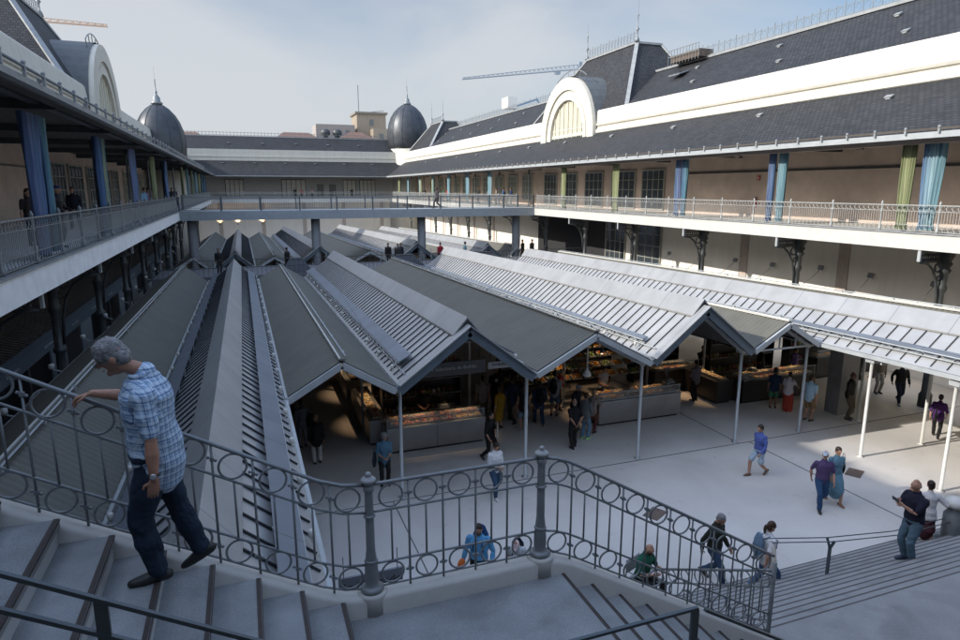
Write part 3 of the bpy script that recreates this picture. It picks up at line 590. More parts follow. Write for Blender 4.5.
I=P('man in grey tee and blue shorts with a dark backpack watching the greengrocer',10.75,21.0,-40,1.78,pose='stand',style='short',hair='dbrown',top=(.34,.36,.39),lower='shorts',bot=(.08,.14,.22),skin='m',vox=.016); backpack('dark backpack on the man in grey tee',I,(.02,.02,.03),1.0)
P('grey balding man in black polo and black trousers with his back to the camera',9.98,17.97,0,1.72,pose='behind',style='bald',hair='grey',top=(.016,.016,.018),bot=(.022,.02,.018),skin='m',vox=.013)
P('shopper in light jeans, black and white top and neon green trainers',10.72,18.55,-60,1.66,pose='hold',sex='f',style='short',hair='brown',top=(.12,.13,.14),sleeve='long',bot=(.13,.24,.34),shoes=(.35,.7,.2),skin='l',vox=.014)
P('man in blue cap and face mask leaning to the dried fruit counter',10.75,19.4,-150,1.76,pose='reach',style='cap',hair='black',top=(.016,.016,.024),sleeve='long',bot=BLK,skin='m',vox=.015,extra=dict(hat=(.22,.28,.36)))
P('woman in beige cardigan reaching to the end of the dried fruit counter',11.2,18.95,-60,1.62,pose='reach',sex='f',style='short',hair='blond',top=(.24,.2,.18),sleeve='mid',bot=(.1,.03,.03),skin='l',vox=.015)
P('vendor in white sleeveless shirt behind the dried fruit counter',13.0,21.2,180,1.70,pose='hold',sex='f',style='bun',hair='black',top=(.60,.60,.64),sleeve='none',bot=BLK,skin='m',vox=.015)
P('vendor in red apron bending over the greengrocer crates',11.2,21.6,-120,1.66,pose='reach',sex='f',style='short',hair='grey',top=(.42,.06,.05),sleeve='mid',bot=BLK,skin='l',vox=.016)
P('shop assistant in black cap behind the butcher counter',5.6,21.1,170,1.70,pose='hold',style='cap',hair='black',top=BLK,bot=BLK,skin='m',vox=.018,extra=dict(hat=BLK))
P('man in grey shirt and black trousers waiting in the aisle before the dark delicatessen',17.0,20.6,10,1.72,pose='hold',style='short',hair='black',top=(.15,.14,.165),sleeve='long',bot=BLK,skin='m',vox=.015)
P('dark clad vendor with phone behind the dark pastry counter',18.9,22.6,170,1.72,pose='phone',style='short',hair='black',top=BLK,bot=BLK,skin='m',vox=.018)
P('vendor in navy shirt turned away behind the queue counter',21.1,21.4,60,1.76,pose='hold',style='short',hair='black',top=(.014,.02,.035),bot=BLK,skin='t',vox=.018)
P('woman in white top and long rust red skirt at the queue counter',19.5,18.25,-70,1.62,pose='reach',sex='f',style='bun',hair='dbrown',top=(.55,.5,.52),lower='longskirt',bot=(.36,.05,.03),skin='t',shoes=(.4,.3,.2),vox=.014,lean=(0,.04))
P('woman in navy top and green shorts just behind the red skirt',19.35,18.8,-40,1.64,pose='stand',sex='f',style='curly',hair='black',top=(.02,.035,.07),lower='shorts',bot=(.05,.22,.12),skin='t',vox=.015)
P('man in light blue shirt, tan shorts and black trainers by the post',19.5,17.25,-80,1.78,pose='stand',style='short',hair='brown',top=(.36,.50,.62),lower='shorts',bot=(.22,.14,.07),shoes=(.03,.03,.03),skin='m',vox=.014)
P('bald man in dark suit jacket standing at the edge of the sunlight',21.05,16.85,-160,1.84,pose='stand',style='bald',hair='black',top=BLK,sleeve='long',bot=(.09,.07,.05),skin='d',vox=.015)
P('person in pale trousers and beige top under the right walkway',25.0,18.75,160,1.74,pose='stand',top=(.2,.17,.13),sleeve='long',bot=(.4,.38,.34),skin='m',vox=.018)
P('man in dark jumper and dark jeans with white soles under the right walkway',24.6,17.5,150,1.78,pose='walk',top=BLK,sleeve='long',bot=(.02,.03,.05),shoes=(.4,.4,.4),skin='m',vox=.018)
P('person in violet dress in the shade under the right walkway',22.6,21.0,-170,1.66,pose='stand',sex='f',style='short',hair='black',top=(.1,.07,.2),sleeve='mid',lower='dress',skin='m',vox=.018)
P('woman in purple top and black trousers walking past the inner posts',22.35,14.4,-60,1.60,pose='walk2',sex='f',style='short',hair='black',top=(.06,.02,.11),sleeve='mid',bot=BLK,skin='m',vox=.015)
handbag('black handbag swinging beside the woman in purple',(22.0,14.25,1.05),40,BLK)
P('shopper in dark jacket at the far right counter',25.9,20.4,-10,1.72,pose='hold',top=(.02,.02,.02),sleeve='long',bot=OLV,skin='m',vox=.02)
P('shopper in brown top beside the far right counter',26.9,20.5,20,1.66,pose='stand',sex='f',style='long',hair='brown',top=(.12,.07,.04),sleeve='long',bot=NAVY,skin='m',vox=.02)
# galleries
G=FZ+.002
P('heavy man in black shirt and navy cap leaning on the left gallery railing',-4.95,21.4,-100,1.78,z=G,pose='rail',style='cap',hair='grey',top=BLK,sleeve='long',bot=BLK,skin='m',build=1.25,vox=.016,extra=dict(hat=(.03,.04,.10)))
P('woman in lime green top behind the left gallery railing',-5.7,17.8,-60,1.62,z=G,pose='stand',sex='f',style='bun',hair='black',top=(.22,.32,.02),sleeve='none',bot=BLK,skin='m',vox=.018)
P('long haired brunette half hidden behind the man in the navy cap',-5.9,22.6,-140,1.66,z=G,pose='stand',sex='f',style='long',hair='brown',top=(.05,.04,.04),bot=BLK,skin='l',vox=.02)
P('man in open dark jacket and blue shirt walking on the left gallery',-6.6,31.5,180,1.76,z=G,pose='walk',top=(.02,.02,.03),sleeve='long',bot=BLK,skin='m',vox=.022)
P('person in red at the very left edge of the left gallery',-5.2,15.1,-60,1.7,z=G,pose='stand',top=(.3,.02,.02),sleeve='long',bot=BLK,skin='m',vox=.02)
gp=[(-5.0,40.2,(.28,.45,.62),'m','person in pale blue shirt by the third curtain of the left gallery'),(-5.2,43.6,(.25,.12,.16),'f','woman in dusty pink top past the third curtain of the left gallery'),(-5.3,46.2,(.2,.15,.12),'f','person in brown top just before the footbridge, left gallery'),
 (-5.1,56.5,(.03,.03,.03),'m','first dark figure beyond the footbridge on the left gallery'),(-5.3,59,(.15,.15,.17),'m','grey figure beyond the footbridge on the left gallery'),(-5.4,63,(.02,.02,.05),'f','navy figure far along the left gallery')]
for x,y,c,sx,l in gp: P(l,x,y,-110+random.uniform(-40,40),1.7,z=G,pose=random.choice(['stand','walk','rail']),sex=sx,top=c,sleeve='mid',bot=BLK,skin='m',vox=.03)
P('woman in dark vest standing behind the railing at the right picture edge',XR+1.2,15.75,150,1.66,z=G,pose='hip',sex='f',style='bun',hair='red',top=(.05,.03,.03),sleeve='none',bot=(.03,.04,.08),skin='m',vox=.018)
rg=[(24.5,58.0,(.02,.03,.08),'m','man in navy top and pale trousers, right one of four at the bridge end'),(24.5,59.9,(.05,.11,.2),'f','woman in blue, second from right of the four at the bridge end'),(24.5,61.8,(.2,.17,.15),'f','woman in brown, third from right of the four at the bridge end'),(24.5,64.0,(.28,.32,.36),'m','man in grey shirt, leftmost of the four at the bridge end'),
 (25.2,69,(.03,.03,.03),'m','dark figure by the aqua curtain beyond the four'),(25,80,(.35,.03,.02),'f','person in red far along the right gallery'),(25,82,(.03,.1,.05),'m','person in green far along the right gallery'),(25.4,93,(.03,.03,.03),'m','faraway dark figure at the end of the right gallery')]
for x,y,c,sx,l in rg: P(l,x,y,90+random.uniform(-60,60),1.7,z=G,pose=random.choice(['stand','rail','hip']),sex=sx,top=c,sleeve='mid',bot=(.4,.38,.35) if 'pale trousers' in l else NAVY,skin='m',vox=.028)
P('lone dark figure striding across the footbridge',15.6,53.0,90,1.78,z=G,pose='walk',top=(.05,.04,.05),sleeve='short',bot=BLK,skin='d',vox=.025)
for x,y,c,l in ((-1.7,47,BLK,'dark figure on the raised walkway between the leftmost canopies'),(2.75,46.3,BLK,'dark figure with a bag on the raised walkway above the narrow canopy'),(10.6,46.4,(.03,.03,.03),'crouched dark figure beside the second bridge pillar'),
  (10.1,47.5,BLK,'left one of two dark figures chatting on the raised walkway'),(11.0,47.2,(.02,.02,.03),'right one of two dark figures chatting on the raised walkway'),(13.9,46.6,(.25,.02,.03),'figure in red on the raised walkway'),(15.9,46.7,(.22,.34,.36),'figure in pale teal on the raised walkway by the third pillar'),(20.9,47,BLK,'left dark head above the far right canopies'),(21.7,47,(.03,.03,.03),'right dark head above the far right canopies')):
    P(l,x,y,random.uniform(0,360),1.68,z=2.9,pose='stand',top=c,sleeve='long',bot=BLK,skin='m',vox=.028)
for x,c,l in ((8.3,BLK,'dark figure at the far gallery window'),(9.3,(.3,.12,.1),'figure in brick red on the far gallery'),(11.0,(.3,.2,.18),'figure in beige on the far gallery'),(17.4,BLK,'dark figure by the right far gallery window')):
    P(l,x,YB+1.2,180,1.7,z=G,pose='stand',top=c,sleeve='long',bot=BLK,skin='m',vox=.035)
# ---------------------------------------------------------------- setting
H=8.6; XL,XR,YB=-4.2,23.7,108.0; FZ,FB=6.92,6.33; Y0=-7.0
g=MB(); g.box(-60,80,-40,300,-.3,0); tag(g.build('ground',FLOOR),kind='structure')
def strip(x0,x1,y0,y1,z=.004):
    m=MB(); m.box(x0,x1,y0,y1,z-.003,z); tag(m.build('floor_joint',mat('joint_dark',(.10,.095,.09),.8)),kind='structure')
strip(-6,28,16.33,16.37); strip(15.48,15.52,16.37,44); strip(15.9,15.94,5.8,16.33)
strip(3.4,3.43,9,16.33)
for x,y,l in ((9.88,13.23,'small brown floor hatch on the open paving'),(17.15,13.25,'small brown floor hatch behind the strolling couple')):
    t=thing('floor_hatch',l,'floor hatch',(x,y,.004)); M=Matrix.Rotation(.5,3,'Z')
    m=MB(); m.cbox((0,0,.008),(.62,.42,.016),M); m.build('lid',mat('hatch_brown',(.13,.095,.075),.7,var=.2),t)
    m=MB(); [m.cbox(M@V((a,b,.02)),(.09,.025,.012),M) for a,b in((-.24,0),(.24,0))]; m.build('handle',STEEL,t)

# ---------------------------------------------------------------- wings
def wing(side):
    Rr=side=='R'; X=(lambda d:XR+d) if Rr else (lambda d:XL-(d if d<2.6 or d==5.0 or 4.8<d<5.01 or d==5.4 else d+.85)); sg=1 if Rr else -1
    lab='long market hall wing on the right side, sunlit cream cornice above a slate skirt roof' if Rr else 'long market hall wing on the left side, shaded gallery under a slate mansard'
    w=thing('market_wing',lab,'building',(X(0),0,0)); ZR=17.5 if Rr else 16.5
    yb=lambda d:YB+d      # mitre
    def quad(name,m,pts,th=.12,lb=None):
        mb=MB(); a,b,c,d=[V(p) for p in pts]; n=(b-a).cross(d-a).normalized()
        if n.z<0: n=-n
        mb.prism([a,b,c,d],-n*th); return part(mb,name,m,w,lb)
    # gallery floor
    mb=MB(); x0,x1=sorted((X(0),X(5))); mb.box(x0,x1,Y0,YB-.02,FB,FZ); part(mb,'gallery_slab',WHITEP if Rr else mat('slab_fascia',(.80,.80,.78),.7,var=.08),w)
    x0,x1=sorted((X(-.05),X(.3))); mb=MB(); mb.box(x0,x1,Y0,YB-.3,FZ+.002,FZ+.05); part(mb,'slab_edge_moulding',ZINC,w)
    # walls: lower and upper solid through the centre too
    x0,x1=sorted((X(5),X(5.4))); mb=MB(); mb.box(x0,x1,Y0,YB+5,0,FB-.002); part(mb,'lower_wall',WALLLO,w)
    mb=MB(); mb.box(x0,x1,Y0,YB+5,FB+.002,12.2); part(mb,'gallery_wall',WALLUP,w)
    x0,x1=sorted((X(-.45),X(5))); mb=MB(); mb.box(x0,x1,Y0,YB+.4,10.62,10.7); part(mb,'gallery_ceiling',SOFFIT,w)
    for i in range(16):
        y=3.2+7.0*i
        if y>105: break
        if not(37<y<60):
            x0,x1=sorted((X(4.93),X(5.0))); mb=MB(); mb.box(x0,x1,y-.32,y+.32,0,FB-.004); part(mb,'pilaster',PILAST,w)
        mb=MB(); a=X(-.3);b=X(5); mb.beam((a,y+.9,10.5),(b,y+.9,10.5),.14,.22); part(mb,'ceiling_beam',IROND,w)
    x0,x1=sorted((X(4.9),X(5))); mb=MB(); mb.box(x0,x1,Y0,38,9.52,9.6); part(mb,'wall_conduit',IROND,w)
    # doors and windows
    def window(y0,y1,z0,z1,nx,nz,glass=GLASSD,fr=JOIN,nm='window'):
        x0,x1=sorted((X(4.86),X(4.99))); o=MB(); t=.09
        o.box(x0,x1,y0,y0+t,z0,z1).box(x0,x1,y1-t,y1,z0,z1).box(x0,x1,y0+t,y1-t,z1-t,z1).box(x0,x1,y0+t,y1-t,z0,z0+t)
        for i in range(1,nx): y=y0+(y1-y0)*i/nx; o.box(x0+.02,x1-.02,y-.03,y+.03,z0+t,z1-t)
        f=part(o,nm,fr,w); xa=(x0+x1)/2-.012
        q=MB()
        for i in range(1,nz): z=z0+(z1-z0)*i/nz; q.box(x0+.035,x1-.035,y0+t,y1-t,z-.022,z+.022)
        part(q,'glazing_bar',fr,f)
        q=MB(); q.box(xa,xa+.024,y0+t,y1-t,z0+t,z1-t); part(q,'pane',glass,f)
    for k,(y0,y1) in enumerate(((39.5,42.3),(43.2,46.6),(48,51),(52.5,55.5),(56.5,59.2))):
        window(y0,y1,FZ+.1,9.95,4,4,nm='glazed_door'); 
    window(39.5,43.4,2.6,6.1,4,4,nm='glazed_door'); window(44.2,47.2,2.6,6.1,4,4,nm='glazed_door')
    for y in (62,66,70,74,78,82,86,90,94,98): window(y,y+2.7,FZ+.4,10.0,3,4,glass=mat('pane_pale',(.22,.23,.2),.15,spec=.8),fr=mat('joinery_cream',(.5,.47,.38),.6))  # far gallery windows in a paler pane colour
    # flat dark sheet: the passage recess's shade put into its colour
    x0,x1=sorted((X(4.94),X(4.995))); mb=MB(); mb.box(x0,x1,47.4,60.5,.2,6.0); part(mb,'passage_shade_sheet',DARK,w)
    # gutter
    mb=MB(); a=X(-.78);b=X(-.6); x0,x1=sorted((a,b)); mb.box(x0,x1,Y0,yb(-.7),10.33 if Rr else 10.42,10.54); part(mb,'gutter',FRAME if Rr else ZINC,w)
    x0,x1=sorted((X(-.6),X(-.25))); mb=MB(); mb.box(x0,x1,Y0,yb(-.6),10.44,10.49); part(mb,'eave_soffit',SOFFIT,w)
    x0,x1=sorted((X(.0),X(.22))); mb=MB(); mb.box(x0,x1,Y0,yb(0),10.2 if Rr else 10.5,10.64); part(mb,'eave_beam',WALLUP if Rr else IROND,w)
    # gutter guard rail and brackets
    
    if not Rr: mb=MB(); mb.tube([(X(-.84),Y0,10.66),(X(-.84),yb(-.8),10.66)],.028,6); part(mb,'guard_bar',IRON,w)
    br=MB(); br.cbox((0,0,-.02 if Rr else 0),(.05,.07,.18 if Rr else .2)); br.ball((0,0,.09 if Rr else .13),.055 if Rr else .04,8,6); bme=br.mesh('gutter_bracket',ZINC)
    for i in range(60): inst('gutter_bracket',bme,w,(X(-.84)-X(0),Y0+8.5+1.22*i,10.6))
    # skirt roof, cornice, mansard with mitred far ends
    quad('skirt_roof',SLATE,[(X(-.65),Y0,10.5),(X(-.65),yb(-.65),10.5),(X(3.15),yb(3.15),12.9),(X(3.15),Y0,12.9)])
    # cornice profile swept along y
    prof=[(3.1,12.8),(3.0,12.88),(3.0,13.12),(3.08,13.16),(3.08,13.28),(3.14,13.30),(3.14,13.36),(3.04,13.40),(3.0,13.52),(3.05,13.56),(3.2,14.5),(3.3,14.62),(3.6,14.62),(3.6,12.8)]
    mb=MB(); n=len(prof)
    vs=[(X(d),Y0,z) for d,z in prof]+[(X(d),yb(d),z) for d,z in prof]
    mb.add(vs,[tuple(range(n)),tuple(range(n,2*n))]+[(i,(i+1)%n,(i+1)%n+n,i+n) for i in range(n)]); part(mb,'cornice',CREAM,w)
    quad('mansard_roof',SLATE,[(X(3.45),Y0,14.58),(X(3.45),yb(3.45),14.58),(X(7.6),yb(7.6)-1,ZR),(X(7.6),Y0,ZR)])
    quad('mansard_roof_back',SLATE,[(X(7.8),Y0,ZR),(X(7.8),yb(7.8)-1,ZR),(X(12),yb(7.8),14.5),(X(12),Y0,14.5)])
    mb=MB(); x0,x1=sorted((X(7.5),X(7.95))); mb.box(x0,x1,Y0,yb(7.6)-1.4,ZR,ZR+.16); part(mb,'ridge_flashing',ZINC,w)
    mb=MB(); x0,x1=sorted((X(11.6),X(12))); mb.box(x0,x1,Y0,YB+5,0,14.5); part(mb,'outer_wall',BEIGE,w)
    mb=MB(); x0,x1=sorted((X(3.6),X(11.6))); mb.box(x0,x1,Y0,Y0+.3,0,14.5); part(mb,'end_wall',BEIGE,w)
    # ridge cresting
    def cresting(y0,y1,x,z,hh,parent=w,step=.55):
        c=MB(); n=int((y1-y0)/step)
        for zz in(.12,hh-.12): c.beam((x,y0,z+zz),(x,y1,z+zz),.025,.035)
        for i in range(n+1):
            y=y0+(y1-y0)*i/n; c.beam((x,y,z),(x,y,z+hh+(.12 if i%3==0 else 0)),.04 if i%3==0 else .022,.03)
            if i<n:
                ym=y+step/2; c.tube([(x,ym+.16*math.cos(q),z+hh/2+.2*math.sin(q)) for q in [k*math.pi/3 for k in range(6)]],.012,3,closed=True)
        part(c,'cresting',IRON,parent)
    yc=50.9 if Rr else 50.3
    cresting(Y0+2,yc-8.3,X(7.72),ZR+.14,.75); cresting(yc+8.3,95 if Rr else 104,X(7.72),ZR+.14,.75)
    # roof vents (slate snow hooks / vents)
    vm=MB(); vm.cbox((0,0,.07),(.22,.34,.05),Matrix.Rotation(-sg*.5,3,'Y')); vm.cbox((0,0,.0),(.16,.2,.12)); vme=vm.mesh('roof_vent',ZINC)
    for row,(d,z,o) in enumerate(((2.2,12.32,0),(4.6,15.42,1.5),(6.4,16.7,3.4))):
        for i in range(13):
            y=6+o+i*7.3
            if row>0 and abs(y-yc)<9: continue
            inst('roof_vent',vme,w,(X(d)-X(0),y,z))
    # arch dormer: ring of cream mouldings + louvred lunette
    zb=12.95
    def arch(d0,d1,r0,r1,m,name,sx=1.0,base=zb,legs=.0,par=w):
        a=MB(); N=26; pts=[]
        for r in (r0,r1):
            row=[(yc+r,base-.0)] if legs else []
            for i in range(N+1): t=math.pi*i/N; row.append((yc+r*math.cos(t),base+legs+r*math.sin(t)*sx))
            if legs: row.append((yc-r,base))
            pts.append(row)
        n=len(pts[0]); vs=[]
        for d in(d0,d1):
            for row in pts: vs+=[(X(d),y,z) for y,z in row]
        f=[]
        for i in range(n-1):
            f+=[(i,i+1,n+i+1,n+i),(2*n+i,3*n+i,3*n+i+1,2*n+i+1),(i,2*n+i,2*n+i+1,i+1),(n+i,n+i+1,3*n+i+1,3*n+i)]
        f+=[(0,n,3*n,2*n),(n-1,3*n-1,4*n-1,2*n-1)]
        a.add(vs,f); return part(a,name,m,par)
    dm=arch(2.72,5.5,3.75,4.75,CREAM,'arch_dormer',1.0,zb-.35,.35)
    arch(2.86,3.9,3.45,3.747,CREAM,'arch_moulding',1.0,zb-.34,.34,par=dm)
    arch(2.8,3.7,2.95,3.447,CREAM,'arch_moulding',1.0,zb-.33,.33,par=dm)
    lm=MB(); N=24; poly=[(X(3.05),yc+2.95,zb-.3)]+[(X(3.05),yc+2.95*math.cos(math.pi*i/N),zb+2.95*math.sin(math.pi*i/N)) for i in range(N+1)]+[(X(3.05),yc-2.95,zb-.3)]
    lm.prism(poly,(sg*.25,0,0)); lu=part(lm,'lunette',mat('lunette_louvre',(.50,.47,.36),.7,var=.05),dm)
    lm=MB()
    for i in range(7):
        y=yc-2.4+.8*i; hh=math.sqrt(max(2.9**2-(y-yc)**2,0)); lm.beam((X(3.0),y,zb-.25),(X(3.0),y,zb+hh),.06,.06)
    part(lm,'glazing_bar',mat('lunette_bar',(.62,.6,.5),.7),lu)
    sk=MB(); 
    vs=[]; 
    for d in(3.0,9.2): vs+=[(X(d),yc+4.82*math.cos(math.pi*i/20),zb+4.85*math.sin(math.pi*i/20)) for i in range(21)]
    sk.add(vs,[(i,i+1,22+i,21+i) for i in range(20)]); part(sk,'dormer_roof',mat('dormer_lead',(.09,.10,.105),.6,var=.15),dm)
    # central pavilion: truncated pyramid of slate with iron cresting
    a=[(X(3.5),yc-8.2,14.55),(X(3.5),yc+8.2,14.55),(X(12),yc+8.2,14.55),(X(12),yc-8.2,14.55)]; b=[(X(6.9),yc-4,20.0),(X(6.9),yc+4,20.0),(X(9.2),yc+4,20.0),(X(9.2),yc-4,20.0)]
    mb=MB(); mb.add(a+b,[(0,1,2,3),(4,5,6,7),(0,1,5,4),(1,2,6,5),(2,3,7,6),(3,0,4,7)]); pv=part(mb,'pavilion_roof',SLATE,w)
    mb=MB()
    for i in range(4): mb.beam(a[i],b[i],.3,.12)
    for i in range(4): mb.beam(b[i],b[(i+1)%4],.3,.16)
    part(mb,'hip_flashing',ZINC,pv)
    cresting(yc-4,yc+4,X(6.9),20.05,.85,pv,.45)
    for y in(yc-4,yc+4):
        mb=MB(); mb.lathe((X(6.9),y,20.05),[(.22,0),(.16,.25),(.06,.4),(.05,.8),(.16,.95),(.05,1.1),(.03,1.9),(.1,2.0),(.02,2.1),(.008,3.2)],8)
        part(mb,'finial',IRON,pv)
    # arched ladder over dormer
    mb=MB(); 
    for rr in(5.35,):
        mb.tube([(X(3.2),yc+rr*math.cos(t)*.98,zb+rr*math.sin(t)) for t in [R(60+6*i) for i in range(11)]],.035,5)
        for i in range(0,11,2): t=R(60+6*i); mb.tube([(X(3.2),yc+4.8*math.cos(t),zb+4.8*math.sin(t)),(X(3.2),yc+5.35*math.cos(t),zb+5.35*math.sin(t))],.03,5)
    part(mb,'dormer_railing',IRON,pv)
    return w,X,sg
WR,XRf,_=wing('R'); WL,XLf,_=wing('L')
# skylight on the right mansard
t=thing('skylight','tilted open roof window in the right slate mansard','skylight',(XRf(5.9),39.8,16.36)); m=MB(); M=Matrix.Rotation(-.35,3,'Y'); m.cbox((-.1,0,.16),(.9,1.2,.07),M); m.build('sash',ZINC,t); m=MB(); m.cbox((-.12,0,.21),(.7,1.0,.03),M); m.build('pane',GLASSD,t)
t=thing('roof_platform','rusty service platform on the right roof beside the pavilion','platform',(XRf(7.4),40.6,17.6)); m=MB(); m.box(-.6,.6,-1.6,1.6,0,.5); m.build('deck',mat('rusty_deck',(.12,.09,.07),.8,var=.3),t)
m=MB()
for y in [-1.7+.34*i for i in range(11)]: m.beam((-.75,y,-.2),(-.75,y,.85),.03,.03)
m.beam((-.75,-1.7,.85),(-.75,1.7,.85),.04,.04); m.beam((-.75,-1.7,.4),(-.75,1.7,.4),.04,.04); m.build('railing',IRON,t)
# small red sign and extinguisher on right gallery wall
t=thing('fire_sign','small red fire point sign high on the gallery wall','sign',(XRf(4.95),30.5,9.18)); m=MB(); m.box(-.03,0,-.1,.1,-.14,.14); m.build('plate',mat('sign_red',(.45,.03,.02),.5),t); m=MB(); m.box(-.036,-.031,-.05,.05,-.07,.07); m.build('pictogram',WHITEP,t)
t=thing('fire_extinguisher','red fire extinguisher mounted low on the gallery wall','fire extinguisher',(XRf(4.85),30.5,7.5)); m=MB(); m.lathe((0,0,0),[(.075,0),(.085,.04),(.085,.42),(.05,.5),(.02,.53)],10); m.build('cylinder',mat('sign_red',(.45,.03,.02),.5),t); m=MB(); m.cbox((0,0,.56),(.05,.14,.05)); m.tube([(0,.05,.54),(-.06,.1,.4),(-.06,.11,.15)],.012,5); m.build('valve',BLACKM,t)

# back wing
def back():
    w=thing('market_wing','far cross wing of the market hall with hipped slate roof above a pale cornice','building',(9.75,YB,0))
    mx=lambda d,s:(XL-d) if s<0 else (XR+d)
    def quad(name,m,d1,z1,d2,z2,th=.12,e=0):
        mb=MB(); mb.prism([(mx(d1,-1),YB+d1,z1),(mx(d1,1),YB+d1,z1),(mx(d2,1)-e,YB+d2,z2),(mx(d2,-1)+e,YB+d2,z2)],(0,th*.4,-th)); return part(mb,name,m,w)
    mb=MB(); mb.box(XL,XR,YB,YB+5,FB,FZ); part(mb,'gallery_slab',WHITEP,w)
    mb=MB(); mb.box(XL-5,XR+5,YB+5,YB+5.4,0,FB-.002); part(mb,'lower_wall',WALLLO,w)
    mb=MB(); mb.box(XL-5,XR+5,YB+4,YB+4.4,FZ+.002,12.2); part(mb,'gallery_wall',mat('back_wall',(.33,.32,.30),.85,var=.06),w)
    mb=MB(); mb.box(XL,XR,YB-.4,YB+4,10.62,10.7); part(mb,'gallery_ceiling',SOFFIT,w)
    quad('skirt_roof',SLATE,-.65,10.5,3.15,12.9)
    mb=MB(); mb.box(XL+.7,XR-.7,YB-.82,YB-.64,10.36,10.52); part(mb,'gutter',ZINC,w)
    for d,z0,z1 in((3.02,12.85,13.2),(3.12,13.2,13.4),(3.02,13.4,13.6),(3.14,13.6,14.62)):
        mb=MB(); mb.box(mx(d,-1)+.02,mx(d,1)-.02,YB+d,YB+3.6,z0+.001,z1); part(mb,'cornice',CREAM,w)
    quad('mansard_roof',SLATE,3.45,14.58,7.0,16.9,e=2.2)
    mb=MB(); mb.box(mx(7,-1)+2.2,mx(7,1)-2.2,YB+6.9,YB+8.5,16.7,16.95); part(mb,'ridge_flashing',ZINC,w)
    c=MB(); xa,xb=mx(7,-1)+2.4,mx(7,1)-2.4; n=70
    for zz in(.1,.5): c.beam((xa,YB+7,16.95+zz),(xb,YB+7,16.95+zz),.05,.05)
    for i in range(n+1): x=xa+(xb-xa)*i/n; c.beam((x,YB+7,16.95),(x,YB+7,17.6),.05,.05)
    c.lathe((xa,YB+7,16.95),[(.2,0),(.1,.5),(.15,.7),(.04,.9),(.02,2.6)],6); c.lathe((xb,YB+7,16.95),[(.2,0),(.1,.5),(.15,.7),(.04,.9),(.02,2.6)],6); part(c,'cresting',IRON,w)
    vm=MB(); vm.cbox((0,0,.05),(.4,.3,.12)); vme=vm.mesh('roof_vent',ZINC)
    for i in range(6): inst('roof_vent',vme,w,(-12+i*4.7,2.4,12.45))
    for i in range(5): inst('roof_vent',vme,w,(-11+i*5.2,5,15.65))
    for x0,x1,z0,z1,nx in ((-2.2,.6,7.1,10.0,4),(6.4,10.3,7.1,10.0,5),(16.4,18.6,7.1,10.0,3),(19.2,21.9,7.1,10.0,4)):
        o=MB(); y=YB+3.9; t_=.1
        o.box(x0,x0+t_,y,y+.1,z0,z1).box(x1-t_,x1,y,y+.1,z0,z1).box(x0+t_,x1-t_,y,y+.1,z1-t_,z1).box(x0+t_,x1-t_,y,y+.1,z0,z0+t_)
        for i in range(1,nx): x=x0+(x1-x0)*i/nx; o.box(x-.05,x+.05,y+.01,y+.09,z0+t_,z1-t_)
        f=part(o,'window',mat('dark_joinery',(.06,.055,.05),.6),w); q=MB()
        for i in range(1,4): z=z0+(z1-z0)*i/4; q.box(x0+t_,x1-t_,y+.02,y+.08,z-.03,z+.03)
        part(q,'glazing_bar',JOIN,f); q=MB(); q.box(x0+t_,x1-t_,y+.04,y+.06,z0+t_,z1-t_); part(q,'pane',mat('pane_warm',(.45,.42,.36),.2,spec=.6),f)
    for x in (12.1,14.1): mb=MB(); mb.box(x,x+1.1,YB+3.9,YB+3.99,7,9.2); part(mb,'door',mat('grey_door',(.14,.13,.12),.7),w)
    for i in range(5): mb=MB(); mb.box(-3.6+i*6.6,-3.0+i*6.6,YB+4.93,YB+5.0,0,FB-.01); part(mb,'pilaster',PILAST,w)
    return w
WB=back()
# corner domes
def dome(x,y,z,r,h,lab,fs=1):
    t=thing('domed_turret',lab,'turret',(x,y,0))
    m=MB(); m.lathe((0,0,0),[(r*.98,0),(r*.98,z)],8); m.build('drum',CREAM,t)
    m=MB(); m.lathe((0,0,z),[(r*.88,-.2),(r*.97,h*.12),(r,h*.26),(r*.985,h*.4),(r*.93,h*.55),(r*.82,h*.69),(r*.66,h*.81),(r*.45,h*.91),(r*.24,h*.975),(r*.12,h)],32); d=m.build('dome',LEAD,t)
    m=MB()
    for k in range(12):
        a=2*math.pi*k/12; m.tube([(r*q*1.004*math.cos(a),r*q*1.004*math.sin(a),z+h*u) for q,u in((.97,.12),(1,.26),(.985,.4),(.93,.55),(.82,.69),(.66,.81),(.45,.91),(.24,.975))],.035,4)
    m.build('dome_rib',LEAD,d)
    m=MB(); m.lathe((0,0,z+h-.05),[(q*fs,u*fs) for q,u in((.65,0),(.7,.15),(.45,.35),(.42,.8),(.25,1.0),(.12,1.25),(.2,1.45),(.08,1.6),(.05,2.8),(.1,2.9),(.02,3.0),(.01,4.4))],12); m.build('finial',IRON,t)
dome(28.1,113,15.2,3.55,7.6,'dark lead dome with tall finial at the far right corner of the market')
dome(-7.6,78,11.3,2.5,6.0,'dark lead dome with tall finial rising behind the left roof',.85)

